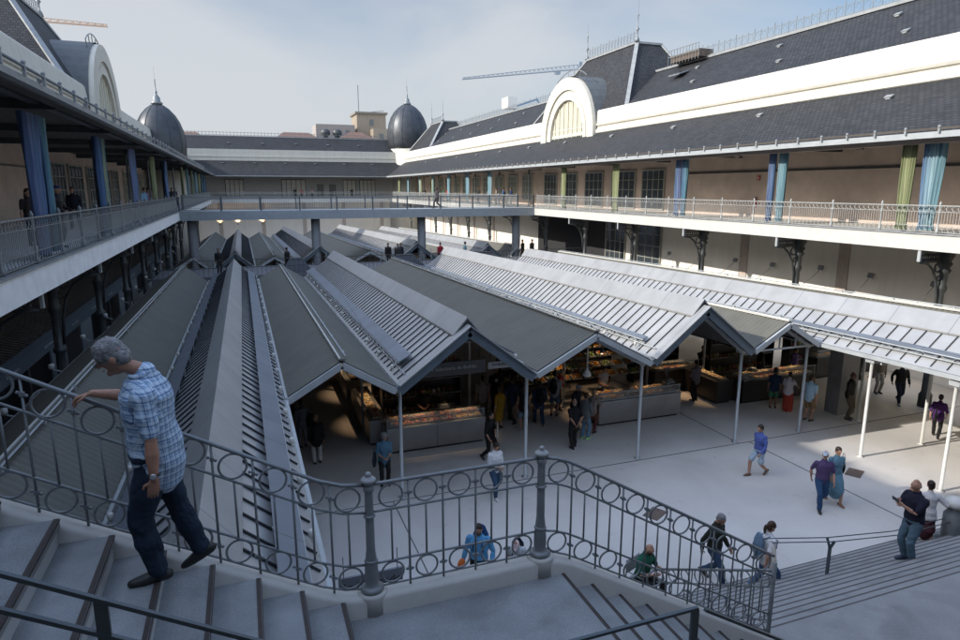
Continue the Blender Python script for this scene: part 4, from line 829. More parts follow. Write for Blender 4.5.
# gallery columns, curtains, railings
def col_iron():
    t=thing('cast_iron_column','x','column'); m=MB()
    m.lathe((0,0,0),[(.24,0),(.24,.5),(.17,.62),(.15,3.0),(.14,3.3),(.2,3.36),(.2,3.46),(.14,3.52),(.13,4.6),(.19,4.75),(.19,4.85),(.15,4.95),(.16,5.35),(.25,5.5),(.18,5.6),(.27,5.75),(.2,5.85),(.3,6.05),(.3,6.32)],14); m.build('shaft',IROND,t)
    b=MB(); b.beam((-.12,0,6.27),(-1.42,0,6.27),.1,.1); b.beam((-.12,0,5.86),(-1.2,0,5.86),.08,.07)
    b.tube([(-1.35,0,5.86),(-.95,0,5.80),(-.62,0,5.55),(-.36,0,5.1),(-.22,0,4.5),(-.15,0,3.6)],.05,6)
    for i in range(5): x=-.16-.24*i; b.tube([(x,0,5.86),(x-.12,0,6.2),(x-.24,0,5.86)],.03,4); b.tube([(x,0,6.2),(x-.12,0,5.88),(x-.24,0,6.2)],.03,4)
    b.ring((-.34,0,5.62),.17,.035); b.ring((-.22,0,5.2),.09,.03); b.build('bracket',IROND,t)
    e=MB(); e.cbox((-1.44,0,6.1),(.07,.12,.42)); e.build('bracket_end',FRAME,t)
    return t
proto=col_iron(); first=True
def ordin(i): return ['first','second','third','fourth','fifth','sixth','seventh','eighth','ninth','tenth','eleventh','twelfth','thirteenth','fourteenth','fifteenth'][i]
for side in('R','L'):
    ys=[9.9+6.95*i for i in range(14)] if side=='R' else [17.1+6.7*i for i in range(13)]
    for i,y in enumerate(ys):
        o=proto if first else copy_tree(proto); first=False
        o.location=(XR+1.5,y,0) if side=='R' else (XL-1.7,y,0); o.rotation_euler.z=0 if side=='R' else math.pi
        o['label']=('dark cast iron column with lattice bracket under the %s gallery, %s from the front'%('right' if side=='R' else 'left',ordin(i))); o['group']='cast iron columns under the galleries'
for side in('R','L'):   # thin upper posts
    pm=MB(); pm.lathe((0,0,FZ),[(.1,0),(.1,.12),(.06,.2),(.05,2.9),(.09,3.0),(.09,3.1),(.055,3.3)],10); me=pm.mesh('gallery_post',IROND)
    for i in range(15):
        y=(17.4 if side=='R' else 18.3)-7+7.05*i
        if y>104: break
        o=inst('gallery_post',me,None,(XR+.45 if side=='R' else XL-.45,y+.45,0)); tag(o,'slim iron eave post on the %s gallery, %s along from the front'%('right' if side=='R' else 'left',ordin(i)),'post','slim posts holding the gallery eaves')
def curtain(x,y,w,cols,lab,side,grp=None,gather=.75):
    """folded hanging cloth: soft vertical pleats, drawn in near the bottom"""
    m=MB(); n=44; zs=[10.3,9.9,9.2,8.6,8.0,7.6,7.4,7.25,7.05]; ws=[1,.98,.93,.88,.8,.7,.62,.66,.72]; m.smooth=True
    rnd=random.Random(int(x*10+y*7)); ph=rnd.random()*6
    vs=[]
    for z,k in zip(zs,ws):
        for i in range(n+1):
            u=i/n; dd=(math.sin(u*math.pi*11+ph+1.6*noise.noise(V((u*4,z*.7,ph))))*.08*(.6+.9*abs(noise.noise(V((u*6,ph,z*.3)))))+math.sin(u*math.pi*25+ph*2+z*.7)*.025)*(.7+.3*k)
            vs.append((dd,(u-.5)*w*k*(1 if k>.8 else gather+.25),z))
    n1=n+1; N=len(vs)
    vs+= [(a+.03,b,c) for a,b,c in vs]
    f=[(j*n1+i,j*n1+i+1,(j+1)*n1+i+1,(j+1)*n1+i) for j in range(len(zs)-1) for i in range(n)]
    f+=[tuple(q+N for q in reversed(k)) for k in f]
    for j in range(len(zs)-1):
        for i in(0,n): f.append((j*n1+i,(j+1)*n1+i,(j+1)*n1+i+N,j*n1+i+N))
    m.add(vs,f)
    key='curtain_'+'_'.join('%02x'%int(c*255) for q in cols for c in q)
    mt=MATS.get(key)
    if not mt:
        mt=mat(key,cols[0],.85,spec=.2); nn,l,b=nodes(mt); tc=nn.new('ShaderNodeTexCoord'); sp=nn.new('ShaderNodeSeparateXYZ'); l.new(tc.outputs['Generated'],sp.inputs[0])
        mp=nn.new('ShaderNodeMapping'); mp.inputs['Scale'].default_value=(1,14,.35); l.new(tc.outputs['Generated'],mp.inputs[0])
        ns=nn.new('ShaderNodeTexNoise'); ns.inputs['Scale'].default_value=1; ns.inputs['Detail'].default_value=4; l.new(mp.outputs[0],ns.inputs['Vector'])
        ad=nn.new('ShaderNodeMath'); ad.operation='MULTIPLY_ADD'; ad.inputs[1].default_value=.7; l.new(ns.outputs['Fac'],ad.inputs[0]); l.new(sp.outputs['Y'],ad.inputs[2])
        s2=nn.new('ShaderNodeMath'); s2.operation='SUBTRACT'; s2.inputs[1].default_value=.35; l.new(ad.outputs[0],s2.inputs[0])
        cr=nn.new('ShaderNodeValToRGB'); el=cr.color_ramp.elements; el[0].position=0; el[0].color=(*cols[0],1); el[1].position=1; el[1].color=(*cols[-1],1)
        for k in range(1,len(cols)-1): e=el.new(k/(len(cols)-1)); e.color=(*cols[k],1)
        l.new(s2.outputs[0],cr.inputs[0]); l.new(cr.outputs[0],b.inputs['Base Color'])
    o=m.build('curtain',mt); o.location=(x,y,0); tag(o,lab,'curtain',grp or 'curtains hanging along the galleries'); return o
VI=(.15,.18,.29);BL=(.10,.17,.28);TE=(.12,.23,.27);AQ=(.25,.36,.40);GR=(.17,.19,.10);LG=(.31,.33,.19);NV=(.06,.10,.20)
RC=[(17.0,.80,[TE,AQ,BL],'pale blue curtain beside the green one at the right picture edge'),(17.95,.62,[GR,LG,GR],'olive green curtain beside the pale blue one, nearest pair on the right gallery'),
 (24.1,.55,[TE,AQ],'teal half of the blue curtain pair by the fire extinguisher'),(24.75,.42,[BL,VI],'violet blue half of the curtain pair by the fire extinguisher'),
 (31.3,.5,[TE,BL],'teal half of the curtain pair third from the right'),(31.9,.42,[VI,BL],'violet half of the curtain pair third from the right'),
 (38.6,.85,[LG,GR],'yellow green curtain right of the dark glazed doors'),(46.2,.75,[GR,LG],'narrow yellow green curtain left of the dark glazed doors'),
 (62.6,.9,[AQ,TE],'light aqua curtain next to the pillar, first beyond the footbridge'),(69.5,.9,[AQ,TE],'aqua curtain, second beyond the footbridge on the right'),(76.5,.9,[TE,AQ],'teal curtain, third beyond the footbridge on the right'),(83.5,.9,[TE,LG],'blue green curtain, fourth beyond the footbridge on the right'),(90,.9,[LG,AQ],'pale green curtain, fifth beyond the footbridge on the right'),(97,.9,[AQ,TE],'light aqua curtain, sixth beyond the footbridge on the right'),(103,.9,[LG,GR],'green curtain, seventh beyond the footbridge on the right')]
for y,w,cols,lab in RC: curtain(XR+.32,y,w,cols,lab,'R')
LC=[(18.05,1.05,[NV,VI,BL,VI],'big dark blue and violet curtain, nearest on the left gallery'),(18.9,.6,[BL,TE,AQ],'teal curtain hanging behind the big violet one on the left gallery'),
 (25.7,.8,[NV,BL,NV],'navy curtain, second position on the left gallery'),(26.4,.45,[LG,TE],'thin greenish curtain edging the navy one on the left gallery'),
 (33.3,.95,[VI,BL],'violet blue curtain, third position on the left gallery'),(40.5,.8,[GR,LG],'olive green curtain, fourth position on the left gallery'),(47.0,1.1,[BL,VI],'periwinkle blue curtain just before the footbridge on the left gallery'),
 (60,.9,[GR,LG],'green curtain, first beyond the footbridge on the left'),(66,.9,[TE,GR],'teal green curtain, second beyond the footbridge on the left'),(72,.9,[GR,TE],'dull green curtain, third beyond the footbridge on the left'),(78,.9,[TE,AQ],'teal curtain, fourth beyond the footbridge on the left'),(84,.9,[GR,LG],'green curtain, fifth beyond the footbridge on the left'),(90,.9,[TE,AQ],'aqua curtain, sixth beyond the footbridge on the left'),(96,.9,[BL,TE],'blue curtain, seventh beyond the footbridge on the left')]
for y,w,cols,lab in LC: curtain(XL-.3,y,w,cols,lab,'L')

def rail_panel(L=2.3):
    m=MB(); h=1.0
    m.beam((0,0,h),(L,0,h),.06,.035,); m.beam((0,0,.78),(L,0,.78),.03,.02); m.beam((0,0,.27),(L,0,.27),.03,.02); m.beam((0,0,.05),(L,0,.05),.035,.02)
    n=11
    for i in range(n):
        x=L*(i+.5)/n; m.ring((x,0,.89),.085,.011,'y',8,3)
    for i in range(n*2-1):
        x=L*(i+1)/(n*2); m.tube([(x,0,.27),(x,0,.78)],.008,3)
    for i in range(n):
        a=L*i/n; b=L*(i+1)/n; m.tube([(a,0,.06),((a+b)/2,0,.26),(b,0,.06)],.008,3)
    return m.mesh('rail_panel',IRON)
def rail_post():
    m=MB(); m.lathe((0,0,0),[(.06,0),(.06,.1),(.035,.16),(.032,.7),(.045,.74),(.032,.8),(.032,1.02),(.055,1.06),(.03,1.12),(.01,1.16)],8); return m.mesh('rail_post',IRON)
RP,RPO=rail_panel(),rail_post()
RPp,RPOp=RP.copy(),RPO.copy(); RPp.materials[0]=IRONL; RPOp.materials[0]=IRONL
def railing(lab,x,y0,y1,axis='y',pm=(RP,RPO),grp='gallery railings',step=2.3,name='gallery_railing',z=FZ+.05):
    t=thing(name,lab,'railing',(x,y0,z) if axis=='y' else (y0,x,z),0,grp); n=max(1,round((y1-y0)/step)); s=(y1-y0)/n
    for i in range(n):
        inst('rail_panel',pm[0],t,(0,i*s,0) if axis=='y' else (i*s,0,0),(0,0,math.pi/2 if axis=='y' else 0),(s/2.3,1,1))
    for i in range(n+1): inst('rail_post',pm[1],t,(0,i*s,0) if axis=='y' else (i*s,0,0))
    return t
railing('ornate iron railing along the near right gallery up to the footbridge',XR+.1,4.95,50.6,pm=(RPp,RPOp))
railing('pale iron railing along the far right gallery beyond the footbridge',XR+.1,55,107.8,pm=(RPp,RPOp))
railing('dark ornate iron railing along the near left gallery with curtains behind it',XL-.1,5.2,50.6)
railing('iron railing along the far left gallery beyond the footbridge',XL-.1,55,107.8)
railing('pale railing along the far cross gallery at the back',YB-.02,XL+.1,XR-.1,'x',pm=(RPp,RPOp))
# footbridge
fb=thing('footbridge','grey footbridge crossing the courtyard between both upper galleries','bridge',(9.75,52.7,0))
m=MB(); m.box(XL+.01,XR-.01,51,54.6,FB,FZ-.003); part(m,'deck',mat('bridge_deck',(.30,.32,.33),.6,var=.08),fb)
m=MB(); m.box(XL+.02,XR-.02,50.9,50.98,FB-.04,FZ+.03); part(m,'edge_beam',mat('bridge_edge',(.25,.28,.30),.5,var=.08),fb)
for yy,l in((51.1,'front bridge railing of plain dark bars facing the camera'),(54.5,'rear bridge railing seen through the front one')):
    t=thing('bridge_railing',l,'railing',(XL,yy,FZ)); n=10; s=(XR-XL)/n
    m=MB(); m.beam((0,0,1.0),(s*n,0,1.0),.05,.05); m.beam((0,0,.12),(s*n,0,.12),.03,.03); m.build('handrail',IRON,t)
    m=MB()
    for i in range(1,230): x=(XR-XL)*i/230; m.beam((x,0,.12),(x,0,.98),.016,.016)
    m.build('bars',IRON,t)
    for i in range(n+1): m=MB(); m.box(i*s-.05,i*s+.05,-.04,.04,0,1.08); m.build('rail_post',STEEL,t)
for i,(x,l) in enumerate(((-3.5,'leftmost'),(5.35,'second from left'),(13.9,'third from left'),(22.4,'rightmost'))):
    m=MB(); m.lathe((0,0,0),[(.34,0),(.34,6.32)],20); o=m.build('bridge_pillar',mat('pillar_grey',(.17,.18,.19),.6,var=.1)); o.location=(x,51.9,0); tag(o,l+' thick grey pillar carrying the footbridge','pillar','pillars under the footbridge')

# small corner pavilion beside the far dome
cp_=thing('corner_pavilion','small hipped slate pavilion roof right of the far dome, with thin spires','roof pavilion',(31.5,103,0))
a=[(27.4,96.5,14.6),(27.4,110,14.6),(36,110,14.6),(36,96.5,14.6)]; b=[(30.6,100.2,18.9),(30.6,106.5,18.9),(33,106.5,18.9),(33,100.2,18.9)]
m=MB(); m.add(a+b,[(0,1,2,3),(4,5,6,7),(0,1,5,4),(1,2,6,5),(2,3,7,6),(3,0,4,7)]); part(m,'roof',SLATE,cp_)
m=MB()
for i in range(4): m.beam(a[i],b[i],.35,.15)
for i in range(4): m.beam(b[i],b[(i+1)%4],.3,.2)
part(m,'hip_flashing',ZINC,cp_)
for y in(100.2,106.5): m=MB(); m.lathe((30.6,y,18.9),[(.25,0),(.18,.3),(.07,.5),(.15,1.0),(.05,1.2),(.03,2.4),(.01,3.6)],8); part(m,'finial',IRON,cp_)
m=MB()
for zz in(.15,.7): m.beam((30.6,100.2,18.95+zz),(30.6,106.5,18.95+zz),.04,.04)
for i in range(14): y=100.4+i*.46; m.beam((30.6,y,18.95),(30.6,y,19.75),.04,.04)
part(m,'cresting',IRON,cp_)

# near left corner pavilion (outside the frame, the twin of the far corner)
cn=thing('corner_pavilion','hipped slate corner pavilion at the near left end of the market','roof pavilion',(-11.5,3,0))
a=[(-8.2,-7,14.6),(-8.2,12.4,14.6),(-17,12.4,14.6),(-17,-7,14.6)]; b=[(-11.6,-4,22.5),(-11.6,9.8,22.5),(-13.6,9.8,22.5),(-13.6,-4,22.5)]
m=MB(); m.add(a+b,[(0,1,2,3),(4,5,6,7),(0,1,5,4),(1,2,6,5),(2,3,7,6),(3,0,4,7)]); part(m,'roof',SLATE,cn)
m=MB()
for i in range(4): m.beam(a[i],b[i],.35,.15)
part(m,'hip_flashing',ZINC,cn)

for i,y in enumerate((13.5,20.9,28.2,35.4)):
    t=thing('ceiling_floodlight','small black floodlight under the right gallery eave, %s from the picture edge'%ordin(i),'floodlight',(XR+1.2,y,10.3),0,'black floodlights under the right eave'); m=MB(); m.cbox((0,0,0),(.22,.3,.14),Matrix.Rotation(.4,3,'Y')); m.build('head',BLACKM,t); m=MB(); m.beam((0,0,.05),(0,0,.32),.03,.03); m.build('bracket',BLACKM,t)
# ---------------------------------------------------------------- market canopies
SL=.023
def canopy(kind,xl,xp,xr,zl,zp,zr,y0,y1,lab,strips='',posts=True,name='market_canopy',frontframe=True,grp='market canopies with pitched metal roofs',zoff=0):
    t=thing(name,lab,'canopy',(xp,y0,0),0,grp); ZZ=lambda z,y:z-SL*(y-16)+zoff
    def slope(xa,za,xb,zb,nm):
        a,b=V((xa,y0,ZZ(za,y0))),V((xb,y0,ZZ(zb,y0))); c,d=V((xb,y1,ZZ(zb,y1))),V((xa,y1,ZZ(za,y1)))
        if kind=='corr':
            m=MB(); m.smooth=True; pitch=.20; n=int((y1-y0)/pitch); k=4; N=n*k; prof=[0,.5,1,.5]
            nn=(b-a).cross(d-a).normalized(); nn=-nn if nn.z<0 else nn
            vs=[]
            for i in range(N+1):
                f=i/N; h=[0,.026,.035,.009][i%k]
                vs+=[a.lerp(d,f)+nn*h,b.lerp(c,f)+nn*h]
            m.smooth=False
            m.add(vs,[(2*i,2*i+1,2*i+3,2*i+2) for i in range(N)]); part(m,nm,CORR,t)
            m=MB(); m.prism([a,b,c,d],nn*-.06+V((0,0,-.01))); part(m,'lining',UNDER,t)
        else:
            nn=(b-a).cross(d-a).normalized(); nn=-nn if nn.z<0 else nn
            m=MB(); m.prism([a,b,c,d],nn*-.05); part(m,nm,SEAM,t)
            m=MB(); m.prism([a-nn*.054,b-nn*.054,c-nn*.054,d-nn*.054],nn*-.04); part(m,'lining',UNDER,t)
            m=MB(); n=int((y1-y0)/.46)
            e=a.lerp(b,.04)-a; 
            for i in range(1,n):
                f=i/n; m.beam(a.lerp(d,f)+e+nn*.02,b.lerp(c,f)+nn*.02,.024 if xl>0 else .026,.03,up=nn)
            part(m,'seam_ribs',RIB,t)
        return a,b,c,d,nn
    L=slope(xl,zl,xp,zp,'roof_slope'); Q=slope(xr,zr,xp,zp,'roof_slope')
    # ridge
    if kind=='seam':
        for s_,(S,xe,ze) in enumerate(((L,xl,zl),(Q,xr,zr))):
            w=.42/abs(xp-xe); za=zp+(ze-zp)*w; xa=xp+(xe-xp)*w
            m=MB(); y0c=y0+.12; p=[(xa,y0c,ZZ(za,y0c)+.09),(xp,y0c,ZZ(zp,y0c)+.25),(xp,y1,ZZ(zp,y1)+.25),(xa,y1,ZZ(za,y1)+.09)]
            m.prism(p,(0,0,-.05)); part(m,'ridge_cap',CAP,t)
            m=MB(); m.prism([(xa,y0c,ZZ(za,y0c)+.04),(xp,y0c,ZZ(zp,y0c)+.2),(xp,y0c,ZZ(zp,y0c)),(xa,y0c,ZZ(za,y0c)-.02)],(0,.04,0)); part(m,'cap_end',RIB,t)
    else:
        m=MB(); m.beam((xp,y0-.05,ZZ(zp,y0)+.03),(xp,y1,ZZ(zp,y1)+.03),.18,.04); part(m,'ridge_cap',CORR if xp<15 else WHITEP,t)
        m=MB(); m.beam((xp-.05,y0-.05,ZZ(zp,y0)+.07),(xp-.05,y1,ZZ(zp,y1)+.07),.035,.03); part(m,'ridge_trim',WHITEP,t)
        m=MB(); m.tube([(xp+.1,y0,ZZ(zp,y0)+.11),(xp+.1,y1,ZZ(zp,y1)+.11)],.022,6); n=int((y1-y0)/2.2)
        for i in range(n): y=y0+.5+i*2.2; m.cbox((xp+.1,y,ZZ(zp,y)+.09),(.08,.05,.1))
        part(m,'ridge_pipe',FRAME,t)
    # front frame
    fm=FRAME if kind=='corr' else BLUEG
    for (xe,ze) in((xl,zl),(xr,zr)):
        m=MB(); d=(V((xp,0,zp))-V((xe,0,ze))).normalized()
        m.beam((xe,y0-.06,ZZ(ze,y0)-.12),(xp,y0-.06,ZZ(zp,y0)-.12),.08,.26 if kind=='seam' else .16); part(m,'barge_board',fm,t)
        if kind=='seam':
            m=MB(); m.beam((xe,y0-.02,ZZ(ze,y0)+.045),(xp,y0-.02,ZZ(zp,y0)+.045),.34,.03,up=(0,0,1)); part(m,'verge_flashing',CAP,t)
        m=MB(); m.beam((xe,y0+.3,ZZ(ze,y0)-.25),(xp,y0+.3,ZZ(zp,y0)-.25),.06,.1)
        part(m,'rafter',FRAME,t)
    m=MB(); zc=ZZ(min(zl,zr),y0)-.16
    for y in [y0+(.3 if 15.3<xl<15.5 else 5.5)+5.2*i for i in range(int((y1-y0)/5.2)+1)]:
        zc=ZZ(min(zl,zr),y)-.2; m.beam((xl,y,zc),(xr,y,zc),.05,.06)
        for f in(.25,.5,.75):
            x=xl+(xr-xl)*f; zt=ZZ(zl+(zp-zl)*min(1,(x-xl)/(xp-xl)) if x<xp else zr+(zp-zr)*(xr-x)/(xr-xp),y)-.12; m.beam((x,y,zc),(x,y,zt),.04,.04)
    part(m,'truss',FRAME,t)
    # gutter boxes along both eaves
    for xe,ze in((xl,zl),(xr,zr)):
        s=1 if xe>xp else -1
        m=MB(); a=(xe+s*.04,y0-.08,ZZ(ze,y0)-.07); b=(xe+s*.04,y1,ZZ(ze,y1)-.07); m.beam(a,b,.07,.12); part(m,'gutter',FRAME,t)
    # raised service strips carried on little trusses
    for c in strips:
        S,xe,ze=(L,xl,zl) if c=='l' else (Q,xr,zr); k=(.36 if xl<11 else .17)/abs(xp-xe); 
        f=lambda q:(xe+(xp-xe)*q, ze+(zp-ze)*q)
        k0=.22/abs(xp-xe); (xa,za),(xb,zb)=f(k0),f(k0+k)
        mid=lambda y,x,z,h:(x,y,ZZ(z,y)+h)
        m=MB(); m.prism([mid(y0+.9,xa,za,.27),mid(y0+.9,xb,zb,.20),mid(y1-.2,xb,zb,.20),mid(y1-.2,xa,za,.27)],(0,0,-.035)); part(m,'service_panel',PANELM,t)
        m=MB(); m.tube([mid(y0+.2,xa,za,.1),mid(y1,xa,za,.1)],.02,5); m.tube([mid(y0+.9,xa,za,.23),mid(y1,xa,za,.23)],.02,5)
        n=int((y1-y0)/.55)
        for i in range(1,n):
            ya=y0+.9+i*.55; m.tube([mid(ya-.27,xa,za,.1),mid(ya,xa,za,.23),mid(ya+.27,xa,za,.1)],.012,3)
            if i%3==0: m.beam(mid(ya,xb,zb,.0),mid(ya,xb,zb,.19),.03,.03)
        part(m,'strip_truss',FRAME,t)
        xo=xe+(xa-xe)*.35
        lm=MB(); lm.lathe((0,0,.08),[(.035,0),(.05,.03),(.05,.10),(.03,.12)],8); lm.beam((0,0,0),(0,0,.09),.03,.03); lme=lm.mesh('floodlight',WHITEP)
        nn=int((y1-y0)/1.9)
        for i in range(min(nn,40) if xe<18 else 0):
            y=y0+1.1+i*1.9; inst('floodlight',lme,t,(xo-xp,y-y0,ZZ(ze,y)+.12))
    return t
FY0,FY1=16.0,43.6; BY0,BY1=51.6,97
SP=[('corr',-5.25,-3.6,-2.35,3.42,4.45,3.45),('seam',-2.28,-.68,.68,3.3,4.6,3.45),('corr',.76,2.12,3.5,3.5,4.3,3.46),('seam',3.58,5.56,7.5,3.46,4.92,3.42),('corr',7.6,9.52,11.45,3.46,4.47,3.44),('seam',11.54,13.42,15.35,3.46,4.95,3.46),('corr',15.43,16.85,18.2,3.46,4.26,3.46),('seam',18.28,19.72,21.2,3.42,4.6,3.4),('corr',21.28,22.4,23.55,3.4,4.5,3.4)]
LB=['dark corrugated canopy farthest left, passing below the stair railing','light ribbed metal canopy with raised ridge cap running under the stair on the left','narrow grey green corrugated canopy with white ridge, over the aisle left of the butcher stall','ribbed silver canopy with ridge cap over the butcher stall and grey sign','wide grey green corrugated canopy over the dried fruit stall','sunlit ribbed silver canopy right of centre over the dark delicatessen','small sunlit corrugated canopy between the silver one and the right walkway roof','long ribbed walkway canopy along the right, carried on white posts toward the camera','pale corrugated strip canopy beside the right hand wall']
ST=['','lr','','lr','','lr','','l','']
for i,(k,xl,xp,xr,zl,zp,zr) in enumerate(SP):
    y0=FY0
    if i in(0,1): y0=5.45
    if i in(7,8): y0=3.0
    canopy(k,xl,xp,xr,zl,zp,zr,y0,FY1,LB[i],ST[i])
    lb=['leftmost','second','third','fourth','fifth','sixth','seventh','eighth','rightmost'][i]
    canopy(k,xl,xp,xr,zl,zp,zr,BY0,BY1,'%s roof from the left in the far row of canopies beyond the footbridge'%lb,ST[i].replace('r','') if i!=1 else '',name='market_canopy')
# support posts
pm=MB(); pm.lathe((0,0,0),[(.11,0),(.11,.02),(.05,.025),(.048,3.16),(.05,3.17)],12); pme=pm.mesh('support_post',FRAME)
hm=MB(); hm.cbox((0,0,3.26),(.24,.30,.14)); hm.cbox((.10,0,3.34),(.2,.22,.1)); hme=hm.mesh('post_head',FRAME)
pmw=pm.mesh('support_post',WHITEP)
posts=[(3.72,16.5,'light grey post left of the woman in the blue patterned top'),(7.52,16.5,'light grey post in front of the shoppers beside the butcher stall'),(11.5,16.5,'light grey post in front of the dried fruit stall'),(15.42,16.5,'light grey post left of the two market aisles, before the dark stalls'),(18.3,16.5,'light grey post where the red skirt shopper stands'),
 (18.42,14.1,'pale sunlit post of the right walkway, second from the stalls'),(18.42,11.5,'pale sunlit post of the right walkway nearest the camera'),(18.42,8.9,'pale post of the right walkway just beyond the frame'),
 (21.3,14.15,'pale post of the inner walkway row in sunlight by the woman in purple'),(21.3,16.6,'post of the inner walkway row, in the shade behind the suited man'),(21.3,19.2,'second shaded post of the inner walkway row'),(21.3,11.6,'inner walkway post at the right picture edge')]
for x,y,l in posts:
    t=thing('support_post',l,'post',(x,y,0),0,'posts under the market canopies'); inst('shaft',pmw if x>18.35 else pme,t); inst('post_head',hme,t)
row=0
for i,x in enumerate((3.54,7.55,11.5,15.39,18.24,.72)):
    nm=['butcher stall','shopper aisle','dried fruit stall','delicatessen','right walkway','left aisle'][i]
    for j,y in enumerate((21.7,26.9,32.1,37.3)):
        t=thing('support_post','post %s rows back under the roof valley by the %s'%(['one','two','three','four'][j],nm),'post',(x,y,-.16*0),0,'posts under the market canopies'); inst('shaft',pme,t,scale=(1,1,1-.035*(j+1))); 
# level walkway between both canopy rows
wk=thing('raised_walkway','raised cross walkway with thin railing between the two rows of canopies','walkway',(9.75,48,0))
m=MB(); m.box(-5.6,25,45,50.4,2.6,2.9); part(m,'deck',mat('walk_deck',(.13,.13,.14),.7),wk)
m=MB(); 
for z in(.55,1.05): m.beam((-5.6,45.1,2.9+z),(25,45.1,2.9+z),.04,.04)
for i in range(103): x=-5.6+.3*i; m.beam((x,45.1,2.9),(x,45.1,3.95),.02,.02)
part(m,'railing',IROND,wk)
for x0,x1,l in((2.2,4.4,'left'),(9.5,12.5,'middle'),(15.5,19,'right')):
    t=thing('stair_hood','dark hipped hood over the %s walkway stair between canopy rows'%l,'stair hood',((x0+x1)/2,45.8,2.9),0,'dark stair hoods between the canopy rows'); w=(x1-x0)/2
    m=MB(); m.add([(-w,-.7,0),(w,-.7,0),(w,1.6,0),(-w,1.6,0),(-w*.4,.2,.9),(w*.4,.2,.9)],[(0,1,2,3),(0,1,5,4),(1,2,5),(2,3,4,5),(3,0,4)]); m.build('roof',RIB,t)
    m=MB(); m.beam((-w*.4,.2,.92),(w*.4,.2,.92),.12,.04); m.build('ridge',ZINC,t)
# uplights on far wall
for i,x in enumerate((-3.4,-.7,3.1)):
    t=thing('wall_uplight','small warm uplight on the far lower wall, %s of the three glowing ones'%['left','middle','right'][i],'lamp',(x,YB+4.86,2.9),0,'warm uplights on the far wall')
    m=MB(); m.lathe((0,0,-.12),[(.08,0),(.14,.12),(.1,.2)],10); m.build('housing',IROND,t); m=MB(); m.lathe((0,0,.081),[(.09,0),(.085,.01)],10); m.build('lens',mat('warm_lens',(.9,.7,.4),.4,emit=(1,.62,.3),es=.4),t)
    ld=bpy.data.lights.new('uplight_bulb','SPOT'); ld.energy=70; ld.color=(1,.65,.35); ld.spot_size=R(110); ld.spot_blend=.8; ld.shadow_soft_size=.08; lo=bpy.data.objects.new('bulb',ld); C.objects.link(lo); lo.parent=t; lo.location=(0,-.22,.12); lo.rotation_euler=(math.pi-.32,0,0)
# ---- left hand shop row under the gallery
sr=thing('shop_row','long shop row under the left gallery with brown slatted roof and blue grey fascia','shop row',(-7,16,0))
m=MB(); x0,z0,x1,z1=-7.0,3.3,-9.19,3.95
m.prism([(x0,-2,z0),(x1,-2,z1),(x1,100,z1),(x0,100,z0)],(0,0,-.06)); part(m,'roof_board',mat('roof_under',(.05,.042,.038),.8),sr)
m=MB()
for i in range(340): y=-2+i*.3; m.beam((x0,y,z0+.03),(x1,y,z1+.03),.16,.05)
part(m,'roof_slats',BROWN,sr)
m=MB(); m.box(-7.06,-6.94,-2,100,2.78,3.42); part(m,'fascia',BLUEG,sr)
m=MB(); m.box(-6.95,-6.88,-2,100,3.3,3.5); part(m,'fascia_rail',mat('fascia_rail',(.07,.09,.11),.5),sr)
for i in range(24):
    y=2+i*4; m=MB(); m.box(-6.935,-6.90,y,y+1.2,3.0,3.06); part(m,'shop_number_plate',ZINC,sr)
for i in range(20):
    y=3+i*4.8
    if i%3!=1: m=MB(); m.box(-7.04,-6.98,y,y+2.1,.05,2.77); part(m,'shutter_panel',mat('shutter',(.16,.19,.21),.5,var=.1),sr)
    m=MB(); m.box(-7.2,-7.06,y+2.3,y+2.5,0,2.77); part(m,'mullion',IROND,sr)
m=MB(); m.box(-8.6,-8.5,-2,100,0,2.9); part(m,'back_wall',DARK,sr)
for i in range(14):
    y=9+i*4.1; t=thing('floodlight','small white floodlight on the gutter by the left shops, %s from the front'%(ordin(i)),'floodlight',(-5.55,y,3.4),0,'white floodlights along the left gutter')
    m=MB(); m.beam((.25,0,-.1),(0,0,.0),.03,.03); m.build('arm',FRAME,t); m=MB(); m.lathe((0,0,0),[(.05,0),(.08,.04),(.08,.14),(.04,.16)],10); m.build('head',WHITEP,t)
# wall lamps on the right lower wall
wl=[(31.6,4.1),(34.9,3.9),(28.6,4.15),(25.3,4.35),(22.4,4.3),(19.3,4.3),(16.2,4.3),(38.2,3.9)]
for i,(y,z) in enumerate(wl):
    t=thing('wall_floodlight','square grey floodlight on an arm, right lower wall, %s from the glazed doors'%(ordin(sorted([q[0] for q in wl],reverse=True).index(y))),'floodlight',(XR+4.9,y,z),0,'floodlights on arms along the right wall')
    m=MB(); m.cbox((-.2,0,.15),(.12,.26,.24),Matrix.Rotation(.4,3,'Y')); m.build('head',IRON,t); m=MB(); m.tube([(-.2,0,.08),(-.75,-.1,-.25),(-1.5,-.2,-.62)],.016,5); m.build('arm',IRON,t)

